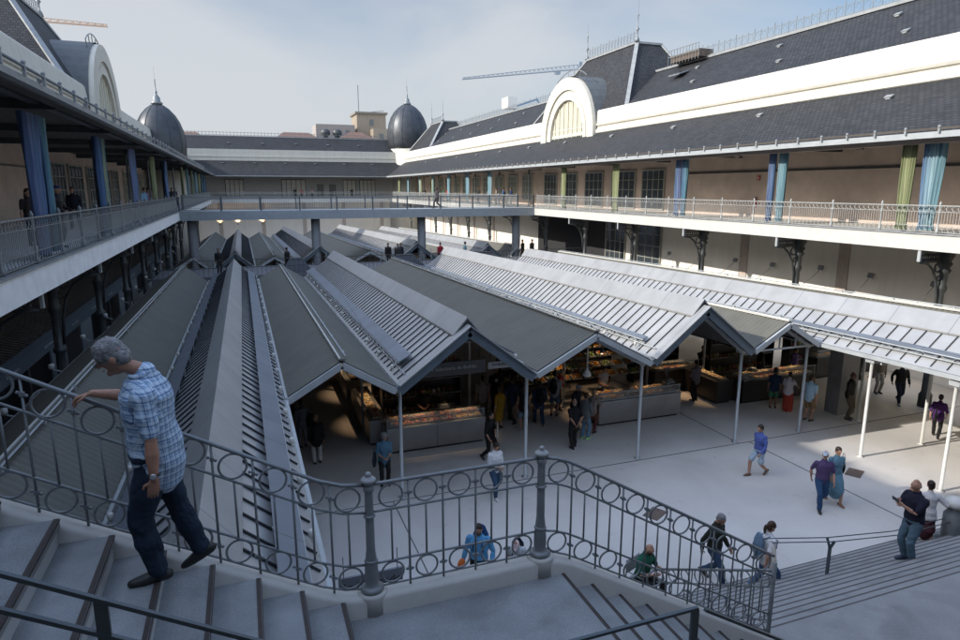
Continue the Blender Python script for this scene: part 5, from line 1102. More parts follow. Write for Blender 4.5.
# ---------------------------------------------------------------- stalls
def stall(lab,x0,x1,y,depth,ret=None,mt=STAIN,z=.86,glassh=.34,cat='market stall'):
    """counter facing the camera: steel front, toe kick, glass display; ret = list of (x0,x1,y0,y1) returns"""
    t=thing('market_stall',lab,cat,((x0+x1)/2,y,0)); runs=[('x',x0,x1,y,y+depth)]+[('y',)+r for r in (ret or [])]
    for k,a,b,c,d in runs:
        m=MB(); m.box(a+.06,b-.06,c+.1,d-.06,0,.10); part(m,'toe_kick',DARK,t)
        m=MB(); m.box(a,b,c,d,.10,z); part(m,'counter',mt,t)
        
        for ca,cb in((c-.03,c+.06),(d-.05,d+.02)): m=MB(); m.box(a-.02,b+.02,ca,cb,z+.001,z+.045); part(m,'counter_trim',FRAME if mt is STAIN else IROND,t)
        gy=c+.04; m=MB()
        if k=='x': m.box(a+.02,b-.02,gy,gy+.012,z+.05,z+glassh); m.box(a+.02,b-.02,gy,gy+.34,z+glassh,z+glassh+.012)
        else: m.box(a+.02,a+.032,c+.05,d-.05,z+.05,z+glassh) if b-a<2 else None
        part(m,'glass_screen',GLASS,t)
        if k=='x':
            m=MB(); m.beam((a,gy,z+glassh+.02),(b,gy,z+glassh+.02),.025,.025)
            for i in range(4): q=a+.02+(b-a-.04)*i/3; m.beam((q,gy+.02,z),(q,gy+.02,z+glassh),.02,.02)
            part(m,'screen_frame',FRAME,t)
    return t
FOODC={'meat':[(.42,.16,.10),(.5,.24,.15),(.36,.12,.09),(.55,.33,.22)],'nuts':[(.42,.26,.13),(.5,.34,.18),(.34,.19,.09)],'fruit':[(.55,.25,.04),(.5,.08,.03),(.16,.24,.04),(.55,.42,.06)],'green':[(.06,.15,.03),(.12,.22,.05),(.3,.35,.06)],'bread':[(.48,.32,.16),(.55,.4,.22)],'cheese':[(.6,.5,.28),(.55,.42,.2)],'orange':[(.6,.28,.03),(.55,.22,.03)]}
HEAPS={}
def heap(kind,v):
    k=(kind,v)
    if k in HEAPS: return HEAPS[k]
    rn=random.Random(hash(kind)%1000+v*17 if False else len(kind)*31+v*17); m=MB(); cs=FOODC[kind]
    for i in range(26):
        x=rn.uniform(-.19,.19); y=rn.uniform(-.14,.14); r=rn.uniform(.028,.045); m.cur=rn.randrange(len(cs)); zz=.03+rn.random()*.05*(1-abs(x)/.2)
        if kind in('meat','bread'): m.ball((x,y,zz),r,7,4,sc=(1.7,.8,.75),M=Matrix.Rotation(rn.random()*3,3,'Z'))
        else: m.ball((x,y,zz),r,6,4)
    me=m.mesh('food_heap',[mat('food_%s_%d'%(kind,i),c,.5,0,var=.2,vs=40) for i,c in enumerate(cs)]); HEAPS[k]=me; return me
trm=MB(); trm.box(-.22,.22,-.17,.17,0,.012); [trm.box(*q) for q in((-.22,.22,-.17,-.158,.012,.06),(-.22,.22,.158,.17,.012,.06),(-.22,-.208,-.158,.158,.012,.06),(.208,.22,-.158,.158,.012,.06))]; TRAY=trm.mesh('tray',mat('tray_plastic',(.35,.34,.32),.4))
cm=MB(); cm.cbox((0,0,.03),(.085,.004,.06)); cm.tube([(0,.004,-.05),(0,.004,.04)],.003,4); CARD=cm.mesh('price_card',mat('card_white',(.75,.75,.7),.6))
WORD={'meat':'cured meat','nuts':'dried fruit and nuts','fruit':'mixed fruit','green':'green vegetables','bread':'golden pastries','cheese':'cheeses','orange':'oranges'}
def trays(where,group,kinds,x0,x1,y0,z0,nx,ny,dy=.36,dz=0,tilt=0,axis='x'):
    n=0
    for j in range(ny):
        for i in range(nx):
            kd=kinds[(i*3+j*5+i//2)%len(kinds)]; f=(i+.5)/nx
            p=(x0+(x1-x0)*f,y0+dy*j,z0+dz*j) if axis=='x' else (y0+dy*j,x0+(x1-x0)*f,z0+dz*j)
            t=thing('food_tray','tray of %s %s, %s'%(WORD[kd],where,('%s along, %s row'%(ordin(min(i,14)),['front','second','third','fourth','fifth'][j]))),'food tray',p,math.pi/2 if axis!='x' else 0,group)
            t.rotation_euler.x=tilt if axis=='x' else 0; inst('tray',TRAY,t); inst('food_heap',heap(kd,(i+j)%3),t); n+=1
            if (i+j)%2==0: inst('price_card',CARD,t,(.08 if i%2 else -.1,-.12,.09),(0,0,.2*((i*7)%5-2)))
S1=stall('butcher and delicatessen counter in an L of stainless steel with lit meat display',3.95,7.35,19.5,.9,ret=[(3.55,4.2,20.45,24.4)])
trays('in the butcher display','meat trays in the butcher counter',['meat','bread','meat','meat'],4.0,7.3,19.78,.9,7,2,dy=.33,dz=.07)
trays('on the butcher side counter','trays on the butcher side counter',['meat','bread','cheese'],20.6,24.3,3.86,.9,8,1,axis='y')
S2=stall('long stainless counter heaped with dried fruit and nuts',11.75,15.3,19.35,1.0,z=.9)
trays('in the nut display','trays in the dried fruit counter',['nuts','nuts','bread','fruit','nuts'],11.85,15.2,19.6,.95,8,2,dy=.36,dz=.09)
trays('on the tiered greengrocer shelf','trays on the greengrocer tiers',['fruit','green','orange','orange','fruit','green'],9.9,15.3,22.2,1.05,10,4,dy=.42,dz=.3,tilt=.35)
S3=stall('dark delicatessen counter left of the aisle with warm lit pastries',16.0,18.3,22.0,.8,ret=[(17.5,18.28,19.9,21.95)],mt=BLACKM,z=.92)
trays('on the dark pastry counter','trays on the dark pastry counter',['bread','cheese','bread'],20.0,21.9,17.9,.96,5,1,axis='y'); trays('on the dark delicatessen','trays on the dark back counter',['bread','meat'],16.1,18.2,22.2,.98,5,1)
S4=stall('dark counter with food display where two shoppers in skirts queue',18.5,22.3,19.55,.9,mt=BLACKM,z=.92)
trays('on the dark queue counter','trays on the dark queue counter',['bread','meat','cheese'],18.6,22.2,19.8,.96,8,2,dy=.34,dz=.1)
S5=stall('dark far counter at the right under the walkway with lit fruit',24.2,27.8,21.2,.8,mt=BLACKM,z=.95)
trays('on the far right counter','trays on the far right counter',['orange','fruit','bread'],24.3,27.7,21.45,1.0,7,1)
S6=stall('long stall beyond the left aisle with stainless sides',3.6,7.2,29,.8,ret=[(3.5,4.1,30,36)])
trays('on the farther left aisle stall','trays on the far aisle stall',['bread','fruit'],25.5,29,3.9,.9,7,1,axis='y')
m=MB(); m.box(3.5,4.1,25.4,28.9,0,.86); o=m.build('side_counter',STAIN); tag(o,'stainless side counter between the butcher corner and the stall behind','counter')
def cabinet(lab,x0,x1,y0,y1,z1,mt,shelves=4,name='shelving_unit',items=None):
    t=thing(name,lab,'shelving',((x0+x1)/2,(y0+y1)/2,0)); m=MB(); m.box(x0,x1,y1-.04,y1,0,z1); part(m,'back_panel',mt,t)
    for x in(x0,x1-.04): m=MB(); m.box(x,x+.04,y0,y1-.042,0,z1); part(m,'side_panel',mt,t)
    for k in range(shelves):
        z=.5+(z1-.55)*k/(shelves-1); m=MB(); m.box(x0+.042,x1-.042,y0+.02,y1-.045,z,z+.03); s=part(m,'shelf',IRON,t)
        q=MB(); rn=random.Random(int(x0*10)+k)
        x=x0+.1
        q.smooth=False
        while x<x1-.2:
            w=rn.uniform(.07,.18); h=rn.uniform(.1,.24); q.cur=rn.randrange(6); q.lathe((x+w/2,(y0+y1)/2-.05,z+.031),[(w*.45,0),(w*.48,h*.7),(w*.25,h*.85),(w*.2,h)],8); x+=w+rn.uniform(.01,.06)
        part(q,'goods',[mat('goods_%d'%i,c,.5) for i,c in enumerate(((.35,.18,.08),(.45,.35,.2),(.12,.05,.03),(.5,.48,.42),(.25,.08,.05),(.3,.3,.1)))],s)
        s['kind']='stuff' if False else ''
        del s['kind']
    return t
PNL=mat('stall_panel_grey',(.26,.245,.24),.7,var=.05)
cabinet('dark shelving with jars behind the butcher counter',4.3,7.3,21.9,22.4,2.3,BLACKM); cabinet('low shelving of jars at the side of the butcher stall',4.4,6.2,24.2,24.7,2.0,BLACKM)
cabinet('tall goods shelves behind the greengrocer tiers',9.8,15.2,24.2,24.7,2.7,BLACKM,5); cabinet('shelves behind the dark delicatessen',16,18.4,23.6,24.1,2.4,BLACKM); cabinet('shelves behind the queue counter',19,22.6,22.2,22.7,2.5,BLACKM); cabinet('tall dark shelves at the far right under the walkway',24,28,22.6,23.1,2.6,BLACKM)
for x0,x1,y,z0,z1,l in((5.05,7.4,22.6,0.9,3.2,'plain grey partition panel behind the butcher stall'),(7.5,9.0,24.5,0,2.9,'grey partition panel behind the group of shoppers'),(11.9,15.3,26,0,2.7,'dark grey partition behind the greengrocer'),(19.6,20.6,17.9,0,0,''),(-0.6,3.2,39,0,2.9,'pale end wall at the far end of the left aisle')):
    if l: m=MB(); m.box(x0,x1,y,y+.08,z0,z1); tag(m.build('partition_panel',PNL),l,'partition')
m=MB(); m.box(21.0,21.9,17.25,17.85,0,3.2); tag(m.build('service_column',mat('service_col',(.2,.2,.2),.6,var=.1)),'broad grey service column striped by sunlight beside the suited man','column')
def sign(lab,txt,x0,x1,y,z0,z1,col,tc,sz):
    t=thing('hanging_sign',lab,'sign',((x0+x1)/2,y,(z0+z1)/2)); m=MB(); m.box(-(x1-x0)/2,(x1-x0)/2,0,.04,-(z1-z0)/2,(z1-z0)/2); m.build('board',col,t)
    me=text_mesh(txt,sz); me.materials.append(tc); inst('lettering',me,t,(0,-.006,.02),(math.pi/2,0,0))
    for e in(-1,1): m=MB(); m.tube([(e*(x1-x0)*.42,.02,(z1-z0)/2),(e*(x1-x0)*.42,.02,(z1-z0)/2+.35)],.008,4); m.build('hanger',IROND,t)
sign('grey hanging sign with thin pale lettering above the butcher counter','Casa e Salsicharia do Bolhão',4.75,7.35,19.45,2.52,2.98,mat('sign_grey',(.12,.12,.125),.6),mat('sign_text',(.6,.6,.6),.6),.17)
sign('small white hanging sign over the heads of the shoppers','Rui Bolhão',7.5,8.35,19.6,2.56,2.80,mat('sign_white',(.5,.52,.55),.6),mat('sign_dark',(.05,.05,.05),.6),.13)
sign('dark board with black and white lettering low behind the stair newel','do Mercado',1.0,2.0,9.0,2.35,2.72,mat('sign_slate',(.16,.17,.19),.6),mat('sign_dark',(.05,.05,.05),.6),.2)
# pendant lamps over the stalls
LAMPS=[(5.0,20.2,2.5),(6.6,20.2,2.5),(4.1,22.6,2.5),(4.0,26.5,2.5),(12.4,20.4,2.5),(14.2,20.4,2.5),(11.5,22.4,2.6),(13.8,23,2.7),(17.8,20.9,2.5),(16.9,22.3,2.5),(19.6,20.3,2.5),(21.2,20.3,2.5),(26,21.6,2.5),(2.3,30,2.6)]
for i,(x,y,z) in enumerate(LAMPS):
    nm=['left end of the butcher counter','right end of the butcher counter','butcher side counter','counter farther down the left aisle','left half of the dried fruit counter','right half of the dried fruit counter','left greengrocer tiers','right greengrocer tiers','dark pastry counter','dark back counter','left half of the queue counter','right half of the queue counter','far right fruit counter','far end of the left aisle'][i]
    t=thing('pendant_lamp','small warm lamp hanging over the '+nm,'lamp',(x,y,z),0,'warm lamps over the stalls')
    m=MB(); m.lathe((0,0,0),[(.09,0),(.10,.02),(.05,.16),(.02,.2)],12); m.build('lamp_shade',IROND,t); m=MB(); m.tube([(0,0,.2),(0,0,.85)],.008,4); m.build('cord',IROND,t)
    m=MB(); m.ball((0,0,.0),.045,8,6); m.build('bulb',mat('bulb_glow',(.9,.7,.4),.4,emit=(1,.68,.38),es=5),t)
    ld=bpy.data.lights.new('lamp_light','SPOT'); ld.energy=LPOW*(.45 if i in(6,7) else .15 if i==13 else 1); ld.color=(1,.66,.38); ld.spot_size=R(70); ld.spot_blend=.7; ld.shadow_soft_size=.05; lo=bpy.data.objects.new('bulb_light',ld); C.objects.link(lo); lo.parent=t; lo.location=(0,0,-.06)
t=thing('pendant_lamp','white bell shaped lamp on a long rod at the front of the dried fruit canopy','lamp',(10.0,17.3,2.72)); m=MB(); m.lathe((0,0,0),[(.13,0),(.135,.03),(.12,.1),(.05,.2),(.03,.32)],16); m.build('lamp_shade',WHITEP,t); m=MB(); m.tube([(0,0,.32),(0,0,1.5)],.022,8); m.build('rod',WHITEP,t)
# grocery scale, machines
for x,y,l in((15.0,19.75,'right end of the dried fruit counter'),(6.3,21.0,'butcher work top'),(19.2,19.9,'queue counter')):
    t=thing('weighing_scale','small scale standing on the '+l,'scale',(x,y,1.25 if y<20 else .9)); m=MB(); m.box(-.18,.18,-.15,.15,0,.08); m.build('base',IRON,t); m=MB(); m.lathe((0,0,.08),[(.04,0),(.17,.03),(.17,.04)],14); m.build('pan',ZINC,t); m=MB(); m.box(-.03,.03,.13,.16,.08,.4); m.box(-.12,.12,.12,.17,.4,.55); m.build('display',BLACKM,t)
# ---------------------------------------------------------------- distance
def crane(lab,a,b,h,mt,name='tower_crane'):
    t=thing(name,lab,'crane',a); A=V((0,0,0));B=V(b)-V(a); n=26; m=MB(); d=B.normalized(); side=d.cross(V((0,0,1))).normalized()
    for off in (side*h*.4,side*-h*.4): m.beam(A+off,B+off,h*.12,h*.12)
    m.beam(A+V((0,0,h*.3)),B+V((0,0,h)),h*.12,h*.12)
    for i in range(n):
        p=A.lerp(B,i/n);q=A.lerp(B,(i+.5)/n);r=A.lerp(B,(i+1)/n); hz=h*(.3+.7*i/n)
        for off in (side*h*.4,side*-h*.4): m.beam(p+off,q+V((0,0,hz)),h*.07,h*.07); m.beam(q+V((0,0,hz)),r+off,h*.07,h*.07)
    m.build('jib',mt,t)
    m=MB(); c=A.lerp(B,.8); m.cbox(c-V((0,0,h*.4)),(h,h,h*.5)); m.build('trolley',mt,t)
    m=MB(); m.beam(B-V((0,0,60)),B+V((0,0,h*1.5)),h*.8,h*.8); m.build('mast',mt,t)
crane('blue grey crane jib reaching left above the right roof',(84.5,250,50.2),(136,250,57.0),1.9,CRANEB)
crane('pale rust coloured crane jib high above the left roof',(-36.6,250,59.8),(-90,250,60.0),2.0,CRANEO)
t=thing('roof_crane','blue lifting machine with white counterweight box behind the right roof','crane',(62.6,150,25.0))
m=MB(); m.box(-1.1,1.3,-2,2,2.4,5.0); m.build('counterweight',WHITEP,t)
m=MB(); m.beam((1.3,0,2.9),(7.5,0,5.0),.35,.35); m.beam((1.3,0,2.2),(9,0,2.9),.8,.5); m.beam((7.2,0,5.2),(9.4,0,2.4),.3,.3); m.build('jib_arm',mat('machine_blue',(.04,.16,.32),.5),t)
m=MB(); m.box(-1.5,1.2,-1,1,-26,1.4); m.build('mast',mat('machine_grey',(.3,.3,.3),.6),t); m=MB(); m.box(8.6,11.5,-1.5,1.5,1,3.6); m.build('cab',mat('machine_grey',(.3,.3,.3),.6),t)
def house(lab,x0,x1,y0,y1,z1,mt,roof=None,wins=2,dz=0,name='town_house'):
    t=thing(name,lab,'building',((x0+x1)/2,y0,0)); m=MB(); m.box(x0,x1,y0,y1,0,z1); part(m,'wall',mt,t)
    if roof: m=MB(); xm=(y0+y1)/2; m.add([(x0-.4,y0-.4,z1),(x1+.4,y0-.4,z1),(x1+.4,y1+.4,z1),(x0-.4,y1+.4,z1),(x0+2,xm,z1+roof),(x1-2,xm,z1+roof)],[(0,1,2,3),(0,1,5,4),(1,2,5),(2,3,4,5),(3,0,4)]); part(m,'roof',TILE,t)
    for i in range(wins): x=x0+(x1-x0)*(i+.6)/(wins+.2); m=MB(); m.box(x-.5,x+.5,y0-.06,y0-.01,z1-2.6,z1-1.2); part(m,'window',GLASSD,t)
    return t
bt=house('tall beige tower block with antenna behind the far roof',27.4,34.4,160,168,26.0,BEIGE,wins=1)
m=MB(); m.box(27,34.8,159.6,168.4,26.02,26.5); part(m,'parapet',mat('parapet_dark',(.2,.18,.15),.8),bt)
m=MB(); m.beam((27.9,160,26),(27.9,160,32.5),.12,.12); m.beam((30,160,26.4),(34,160,26.9),.1,.1); part(m,'antenna',IROND,bt)
house('lower beige block right of the tower behind the dome',30.5,40.5,156,160,22.4,BEIGE,wins=3); house('grey flat block left of the beige tower',17.5,26.5,158,166,23.2,mat('grey_render',(.28,.25,.23),.85,var=.15),wins=3)
house('red tiled house left of the beige tower, its roof just above the slates',8,17.5,150,160,19.0,BEIGE,roof=1.9); house('second red tiled house beside the beige tower',22.5,29,150,156,19.6,BEIGE,roof=1.6)
house('brick red house end at the far left above the cross wing',-12,-4.5,122,132,16.3,mat('brick_red',(.2,.085,.06),.85,var=.2),roof=2.0)
for x,l in((10.4,'left'),(12.4,'right')):
    t=thing('roof_ventilator','%s dark round ventilator on the far cross roof'%l,'ventilator',(x+4,YB+8,16.9),0,'dark ventilators on the far roof'); m=MB(); m.lathe((0,0,0),[(.45,0),(.45,.5),(.8,.6),(.8,1.3),(.4,1.6)],12); m.build('cowl',IROND,t)
# ---------------------------------------------------------------- staircase
YW=5.02   # inner face of stringer wall
RISE,GO=.195,.332
NOS=[]    # (x nosing right edge, z tread)
k=0
st=thing('staircase','pale stone staircase with brown nosings descending past the camera','staircase',(0,4,0))
N1=[(.60-GO*i,5.09+RISE*i-.0) for i in range(10)]      # flight 1 treads: right edge x, z
ys,yn=YW,2.6
def tread(x0,x1,z,mt=STREAD):
    m=MB(); m.box(x0,x1,yn,ys,z-.06,z); part(m,'tread',mt,st)
for i,(x,z) in enumerate(N1):
    x0=x-GO-.03 if i<9 else -4.5
    tread(x0,x,z); m=MB(); m.box(x-.045,x-.02,yn,ys,z-RISE+.001,z-.061); part(m,'riser',CONC,st)
    m=MB(); m.box(x-.034,x-.004,yn,ys,z+.001,z+.006); m.box(x+.0005,x+.006,yn,ys,z-.014,z+.005); part(m,'nosing',NOSE,st)
LX=2.72; LZ=5.09-RISE
tread(.60-.03,LX,LZ); m=MB(); m.box(LX-.026,LX-.004,yn,ys,LZ+.001,LZ+.006); m.box(LX+.0005,LX+.006,yn,ys,LZ-.014,LZ+.005); part(m,'nosing',NOSE,st)
N2=[]
for i in range(1,13):
    x=LX+GO*i; z=LZ-RISE*i; N2.append((x,z)); tread(x-GO-.03,x,z)
    m=MB(); m.box(x-GO-.045,x-GO-.02,yn,ys,z+.001,z+RISE-.061); part(m,'riser',CONC,st)
    m=MB(); m.box(x-.026,x-.004,yn,ys,z+.001,z+.006); m.box(x+.0005,x+.006,yn,ys,z-.014,z+.005); part(m,'nosing',NOSE,st)
# underside
m=MB(); m.prism([(-4.5,yn,6.5),(-2.6,yn,6.5),(.6,yn,4.6),(2.7,yn,4.55),(6.8,yn,2.1),(6.8,yn,1.9),(2.7,yn,4.3),(.6,yn,4.35),(-2.6,yn,6.25),(-4.5,yn,6.25)],(0,ys-yn,0)); part(m,'soffit_slab',CONC,st)
# stringer wall with rounded coping: profile in x, swept in y
def ztop(x):   # top of the coping
    if x<.62: return LZ+.17+(.62-x)*.565
    if x<2.66: return LZ+.17
    return LZ+.17-(x-2.66)*.587
def sm(x):     # smoothed bends
    return sum(ztop(x+d) for d in(-.18,-.09,0,.09,.18))/5
xs=[-4.4+.12*i for i in range(84)]
m=MB(); m.smooth=True
sec=[(YW,-.62),(YW,-.03),(YW+.03,0),(YW+.20,0.0),(YW+.23,-.03),(YW+.23,-.62)]
vs=[(x,y,sm(x)+dz) for x in xs for y,dz in sec]; ns=len(sec)
m.add(vs,[(i*ns+j,i*ns+(j+1)%ns,(i+1)*ns+(j+1)%ns,(i+1)*ns+j) for i in range(len(xs)-1) for j in range(ns)]+[tuple(range(ns)),tuple((len(xs)-1)*ns+j for j in range(ns))]); m.smooth=False
cp=part(m,'stringer_wall',streaked('stringer_stone',(.50,.48,.44),.35,.75,1.5,1.5,(.7,.68,.65)),st)
md=cp.modifiers.new('e','EDGE_SPLIT'); md.split_angle=R(50)
RY=YW+.115
for x in(.86,2.51):
    m=MB(); m.lathe((x,RY,LZ+.001),[(.135,0),(.135,.17),(.128,.185),(.10,.19)],24); part(m,'newel_plinth',MATS['stringer_stone'],st)
# --- ornate iron balustrade on the stair
def balustrade(lab,x0,x1,f,endpost=False,n=None):
    t=thing('stair_balustrade',lab,'railing',(x0,RY,0),0,'ringed iron balustrades of the stair'); L=x1-x0; st_=.05
    HS=(1.03,.77,.27,.04)
    xx=[x0+L*i/24 for i in range(25)]
    for k,(h,r) in enumerate(zip(HS,(.017,.0115,.0115,.010))):
        m=MB(); m.tube([(x,RY,f(x)+h) for x in xx],r,8); part(m,['handrail','upper_rail','lower_rail','bottom_rail'][k],IRON,t)
    n=n or max(1,round(L/.292)); s=L/n
    for i in range(n):
        x=x0+s*(i+.5)
        for h,r_ in((.90,.105),(.155,.10)):
            m=MB(); m.ring((x,RY,f(x)+h),r_,.010,'y',22,6); part(m,'ring',IRON,t)
        m=MB(); m.tube([(x,RY,f(x)+.27),(x,RY,f(x)+.77)],.0095,6); part(m,'baluster',IRON,t)
        if i>0:
            xb=x0+s*i; m=MB(); m.tube([(xb,RY,f(xb)+.0),(xb,RY,f(xb)+1.02)],.0105,6)
            for h in(.90,.155):
                for e in(-1,1): m.ball((xb+e*.026,RY,f(xb)+h-e*.015*(1 if abs(f(xb+.1)-f(xb-.1))>.02 else 0)),.0135,7,5)
            m.cbox((xb,RY,f(xb)+.90),(.03,.03,.03)); m.cbox((xb,RY,f(xb)+.155),(.03,.03,.03)); part(m,'baluster',IRON,t)
    return t
balustrade('iron balustrade with rings on the upper flight where the man in plaid climbs',-3.9,.825,lambda x:sm(x))
balustrade('level iron balustrade with rings between the two newel posts of the landing',.895,2.475,lambda x:sm(x),n=5)
balustrade('iron balustrade with rings on the lower flight right of the second newel',2.545,5.52,lambda x:sm(x),n=10)
def newel(x,l):
    t=thing('newel_post',l,'newel post',(x,RY,LZ+.192)); m=MB()
    m.lathe((0,0,0),[(.100,0),(.104,.025),(.082,.04),(.056,.055),(.062,.11),(.060,.2),(.047,.34),(.040,.40),(.037,.9),(.036,.94),(.047,.955),(.047,.98),(.036,1.0)],20); m.build('shaft',IRON,t)
    
    for zc_,rc in((.27,.050),(.70,.042)): m=MB(); m.lathe((0,0,zc_),[(rc,0),(rc+.012,.012),(rc,.03)],20); m.build('collar',IRON,t)
    m=MB(); m.lathe((0,0,1.0),[(.038,0),(.044,.02),(.066,.04),(.068,.055),(.060,.066),(.034,.078),(.024,.086),(.028,.10),(.022,.118),(.006,.126)],20); m.build('finial',ZINC,t)
newel(.86,'left newel post with knob finial at the foot of the upper flight'); newel(2.51,'right newel post with knob finial at the head of the lower flight')
t=thing('end_post','slim iron end post closing the lower balustrade','post',(5.55,RY,2.9)); m=MB(); m.tube([(0,0,0),(0,0,1.42)],.026,8); m.build('shaft',IRON,t)
# return balustrade going down toward the court
t=thing('stair_balustrade','lower ringed balustrade seen through the bars, turning down toward the court','railing',(5.6,5.3,0)); f=lambda y:3.28-(y-5.15)*.60
for h,r in((.92,.02),(.70,.014),(.26,.014),(.04,.012)):
    m=MB(); m.tube([(5.6,y,f(y)+h) for y in(5.2,6,7.35)],r,6); part(m,'rail',IRON,t)
for i in range(8):
    y=5.32+i*.28
    for h in(.81,.15): m=MB(); m.ring((5.6,y,f(y)+h),.09,.010,'x',18,6); part(m,'ring',IRON,t)
    m=MB(); m.tube([(5.6,y,f(y)+.26),(5.6,y,f(y)+.7)],.009,5); m.tube([(5.6,y+.14,f(y+.14)),(5.6,y+.14,f(y+.14)+.92)],.01,5); part(m,'baluster',IRON,t)
# flat steel handrails of the near side
def flat(lab,segs,posts,w=.024,h=.0):
    t=thing('steel_handrail',lab,'handrail',segs[0][0],0); 
    for a,b in segs: m=MB(); m.beam(a,b,w,h+.02); part(m,'rail_bar',STEEL,t)
    for a,b in posts: m=MB(); m.beam(a,b,.02,.055,up=(1,0,0)); part(m,'support',STEEL,t)
y=3.0
flat('dark flat steel handrail crossing the lower left corner of the picture',[((-1.9,y,7.49),(.6,y,5.99))]+[((-1.9,y,7.31),(.6,y,5.81))],[((-.72,y,6.78),(-.72,y,5.9)),((.55,y,6.0),(.55,y,4.95))])
flat('dark flat steel handrail rising to a corner at the bottom centre right',[((1.3,y,5.91),(2.62,y,5.91)),((2.68,y,5.88),(5.4,y,4.25)),((3.0,y-.2,5.60),(4.6,y-.2,4.64))],[((2.6,y,5.90),(2.6,y,4.9)),((4.5,y,4.75),(4.5,y,3.6))])
# ---------------------------------------------------------------- wide steps to the court
ws=thing('wide_steps','broad pale steps with thin dark nosing lines going down to the court','steps',(12,6,0)); n=13; rs=.185; gy=.305; yb_=9.85
for i in range(n):
    yy=yb_-gy*i; z=rs*(i+1)
    m=MB(); m.box(5.75,24,yy-gy-.02 if i<n-1 else .5,yy,z-rs+.001,z); part(m,'step',TREAD,ws)
    m=MB(); m.box(5.75,24,yy-.018,yy-.003,z+.001,z+.005); m.box(5.75,24,yy+.0005,yy+.005,z-.012,z+.004); part(m,'nosing',mat('step_nosing',(.10,.09,.085),.7,var=.2),ws)
m=MB(); m.box(5.62,5.748,.5,yb_-.1,0,.2); part(m,'side_kerb',CONC,ws)
m=MB(); m.prism([(5.62,.5,.2),(5.62,yb_-.1,.2),(5.62,yb_-.25,.4),(5.62,5.9,2.75),(5.62,.5,2.75)],(.128,0,0)); part(m,'side_wall',CONC,ws)
# cable handrail
t=thing('cable_handrail','thin twin cable handrail on forked posts crossing the wide steps','handrail',(10.5,8.3,0)); 
def zs(yv): return max(0,min(n*rs,(yb_-yv)/gy*rs))
pp=[(10.5,8.35)]
pts=[(9.17,8.6,1.89),(10.5,8.35,1.78),(12.56,8.5,1.43),(14.9,8.95,1.05)]
for dy in(0,.16):
    m=MB(); m.tube([(x,y_+dy,z+.0) for x,y_,z in pts],.011,6); part(m,'cable',STEEL,t)
for (x,y_),zt in zip(pp,(1.78,)):
    m=MB(); z0=zs(y_)+.0; m.beam((x,y_+.08,z0),(x,y_+.08,zt-.18),.03,.06,up=(0,1,0)); m.beam((x,y_+.08,zt-.19),(x,y_-.0,zt),.025,.05,up=(0,1,0)); m.beam((x,y_+.08,zt-.19),(x,y_+.17,zt),.025,.05,up=(0,1,0)); part(m,'forked_post',STEEL,t)
t=thing('stone_newel','stout grey newel with white ball top at the right picture edge','newel post',(15.0,9.0,.5)); m=MB(); m.lathe((0,0,0),[(.3,0),(.3,.06),(.17,.1),(.2,.16),(.2,.7),(.13,.8),(.16,.85)],20); m.build('shaft',IRON,t); m=MB(); m.lathe((0,0,.85),[(.12,0),(.2,.05),(.23,.12),(.2,.2),(.1,.26),(.04,.28)],20); m.build('ball_cap',WHITEP,t)

# near cross wing (behind and above the camera)
nw=thing('market_wing','near cross wing whose gallery the photograph is taken from','building',(9.75,0,0))
m=MB(); m.box(XL+.01,XR-.01,-6.9,.95,FB,FZ); part(m,'gallery_slab',WHITEP,nw)
m=MB(); m.box(XL-5,XR+5,-5.4,-5,0,FB-.01); part(m,'lower_wall',WALLLO,nw)
m=MB(); m.box(XL-5,XR+5,-5.4,-5,FZ,12.2); part(m,'gallery_wall',WALLUP,nw)
m=MB(); m.box(XL+.3,XR-.3,-5,.45,10.62,10.7); part(m,'gallery_ceiling',SOFFIT,nw)
m=MB(); m.prism([(XL+.6,.75,10.5),(XR-.6,.75,10.5),(XR+3,-3.0,12.9),(XL-3,-3.0,12.9)],(0,-.05,-.12)); part(m,'skirt_roof',SLATE,nw)
m=MB(); m.box(XL-3,XR+3,-3.6,-3.0,12.8,14.6); part(m,'cornice',CREAM,nw)
m=MB(); m.prism([(XL-3,-3.4,14.58),(XR+3,-3.4,14.58),(XR+6,-7.6,17.5),(XL-6,-7.6,17.5)],(0,-.05,-.12)); part(m,'mansard_roof',SLATE,nw)
# ---------------------------------------------------------------- camera, sun, sky
cam=bpy.data.cameras.new('camera'); cam.lens=24; cam.sensor_width=36; cam.clip_end=2000; cam.clip_start=.05
co=bpy.data.objects.new('camera',cam); C.objects.link(co); co.location=(0,0,H); co.rotation_euler=(R(90-11.65),0,R(-20.17)); SC.camera=co
EL,AZ=29.5,SUNAZ   # sun elevation; direction toward the sun
sd=V((math.cos(R(EL))*math.cos(R(AZ)),math.cos(R(EL))*math.sin(R(AZ)),math.sin(R(EL))))
su=bpy.data.lights.new('sun','SUN'); su.energy=SUNP; su.angle=R(.5); su.color=(1,.95,.87); so=bpy.data.objects.new('sun',su); C.objects.link(so); so.rotation_euler=sd.to_track_quat('Z','Y').to_euler(); so.location=(-40,0,60)
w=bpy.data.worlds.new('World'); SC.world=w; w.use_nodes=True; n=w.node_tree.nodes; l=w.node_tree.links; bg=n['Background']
sk=n.new('ShaderNodeTexSky'); sk.sky_type='NISHITA'; sk.sun_disc=False; sk.sun_elevation=R(EL); sk.sun_rotation=R(90-AZ); sk.altitude=80; sk.air_density=1.0; sk.dust_density=1.5; sk.ozone_density=1.5
tc=n.new('ShaderNodeTexCoord'); mp=n.new('ShaderNodeMapping'); mp.inputs['Scale'].default_value=(1,1,3.2); l.new(tc.outputs['Generated'],mp.inputs[0])
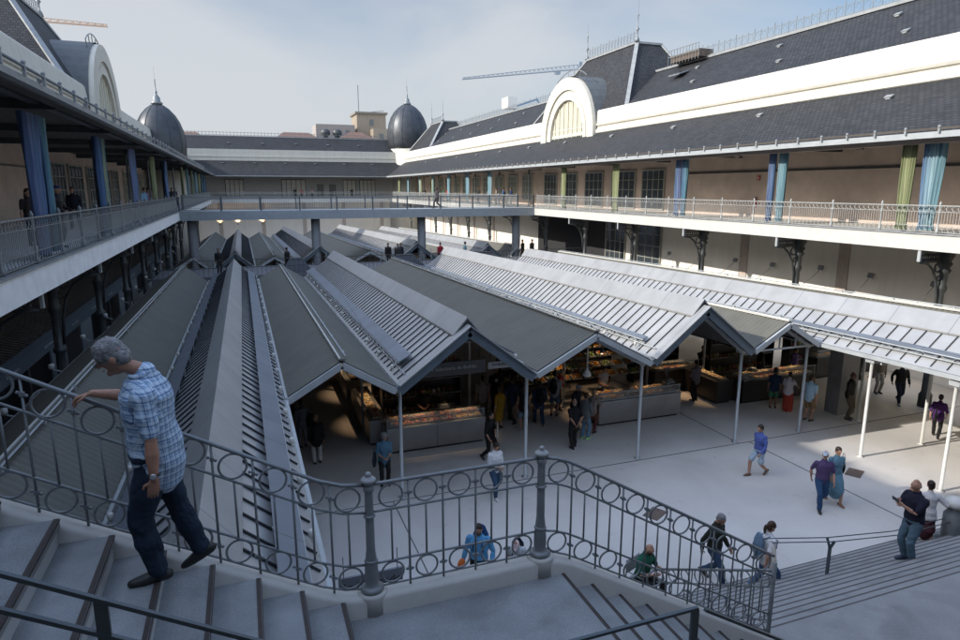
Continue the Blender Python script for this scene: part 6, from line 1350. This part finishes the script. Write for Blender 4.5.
ns=n.new('ShaderNodeTexNoise'); ns.inputs['Scale'].default_value=1.7; ns.inputs['Detail'].default_value=7; ns.inputs['Roughness'].default_value=.5; ns.inputs['Distortion'].default_value=.5; l.new(mp.outputs[0],ns.inputs['Vector'])
sx=n.new('ShaderNodeSeparateXYZ'); l.new(tc.outputs['Generated'],sx.inputs[0])
def mad(src,k,c,add=None):
    m=n.new('ShaderNodeMath'); m.operation='MULTIPLY_ADD'; m.inputs[1].default_value=k; l.new(src,m.inputs[0])
    if add is None: m.inputs[2].default_value=c
    else: l.new(add,m.inputs[2])
    return m.outputs[0]
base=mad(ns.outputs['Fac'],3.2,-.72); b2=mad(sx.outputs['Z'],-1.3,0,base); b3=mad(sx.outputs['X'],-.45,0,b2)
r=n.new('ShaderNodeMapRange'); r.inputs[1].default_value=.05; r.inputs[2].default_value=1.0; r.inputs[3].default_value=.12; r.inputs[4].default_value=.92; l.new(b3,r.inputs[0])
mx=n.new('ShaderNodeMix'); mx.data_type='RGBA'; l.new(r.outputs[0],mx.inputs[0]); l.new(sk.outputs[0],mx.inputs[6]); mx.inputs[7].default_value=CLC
zr=n.new('ShaderNodeMapRange'); zr.interpolation_type='SMOOTHSTEP'; zr.inputs[1].default_value=.36; zr.inputs[2].default_value=.85; zr.inputs[3].default_value=1; zr.inputs[4].default_value=ZB; l.new(sx.outputs['Z'],zr.inputs[0])  # sky brightened overhead, on the sun side and behind camera, added shade fill
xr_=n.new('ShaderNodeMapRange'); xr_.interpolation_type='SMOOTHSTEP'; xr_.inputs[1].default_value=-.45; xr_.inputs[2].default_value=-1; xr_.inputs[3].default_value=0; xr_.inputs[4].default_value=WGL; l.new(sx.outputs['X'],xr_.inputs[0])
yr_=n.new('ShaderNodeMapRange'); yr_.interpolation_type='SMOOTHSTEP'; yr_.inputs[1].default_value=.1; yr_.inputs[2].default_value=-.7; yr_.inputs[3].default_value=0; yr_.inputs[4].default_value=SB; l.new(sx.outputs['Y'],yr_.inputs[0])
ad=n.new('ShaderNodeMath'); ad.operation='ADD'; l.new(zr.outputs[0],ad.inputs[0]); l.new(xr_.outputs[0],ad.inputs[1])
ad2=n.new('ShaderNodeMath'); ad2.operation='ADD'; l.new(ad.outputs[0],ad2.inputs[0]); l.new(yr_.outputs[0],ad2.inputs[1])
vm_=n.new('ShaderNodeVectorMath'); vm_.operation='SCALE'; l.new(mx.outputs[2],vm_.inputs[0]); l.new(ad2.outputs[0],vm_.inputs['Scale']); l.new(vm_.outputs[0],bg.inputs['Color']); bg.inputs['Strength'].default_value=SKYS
SC.view_settings.view_transform='Standard'; SC.view_settings.look='None'; SC.view_settings.exposure=EXPO; SC.view_settings.gamma=1; SC.view_settings.use_curve_mapping=False
SC.render.engine='CYCLES'; SC.cycles.max_bounces=6; SC.cycles.diffuse_bounces=3; SC.cycles.transparent_max_bounces=8
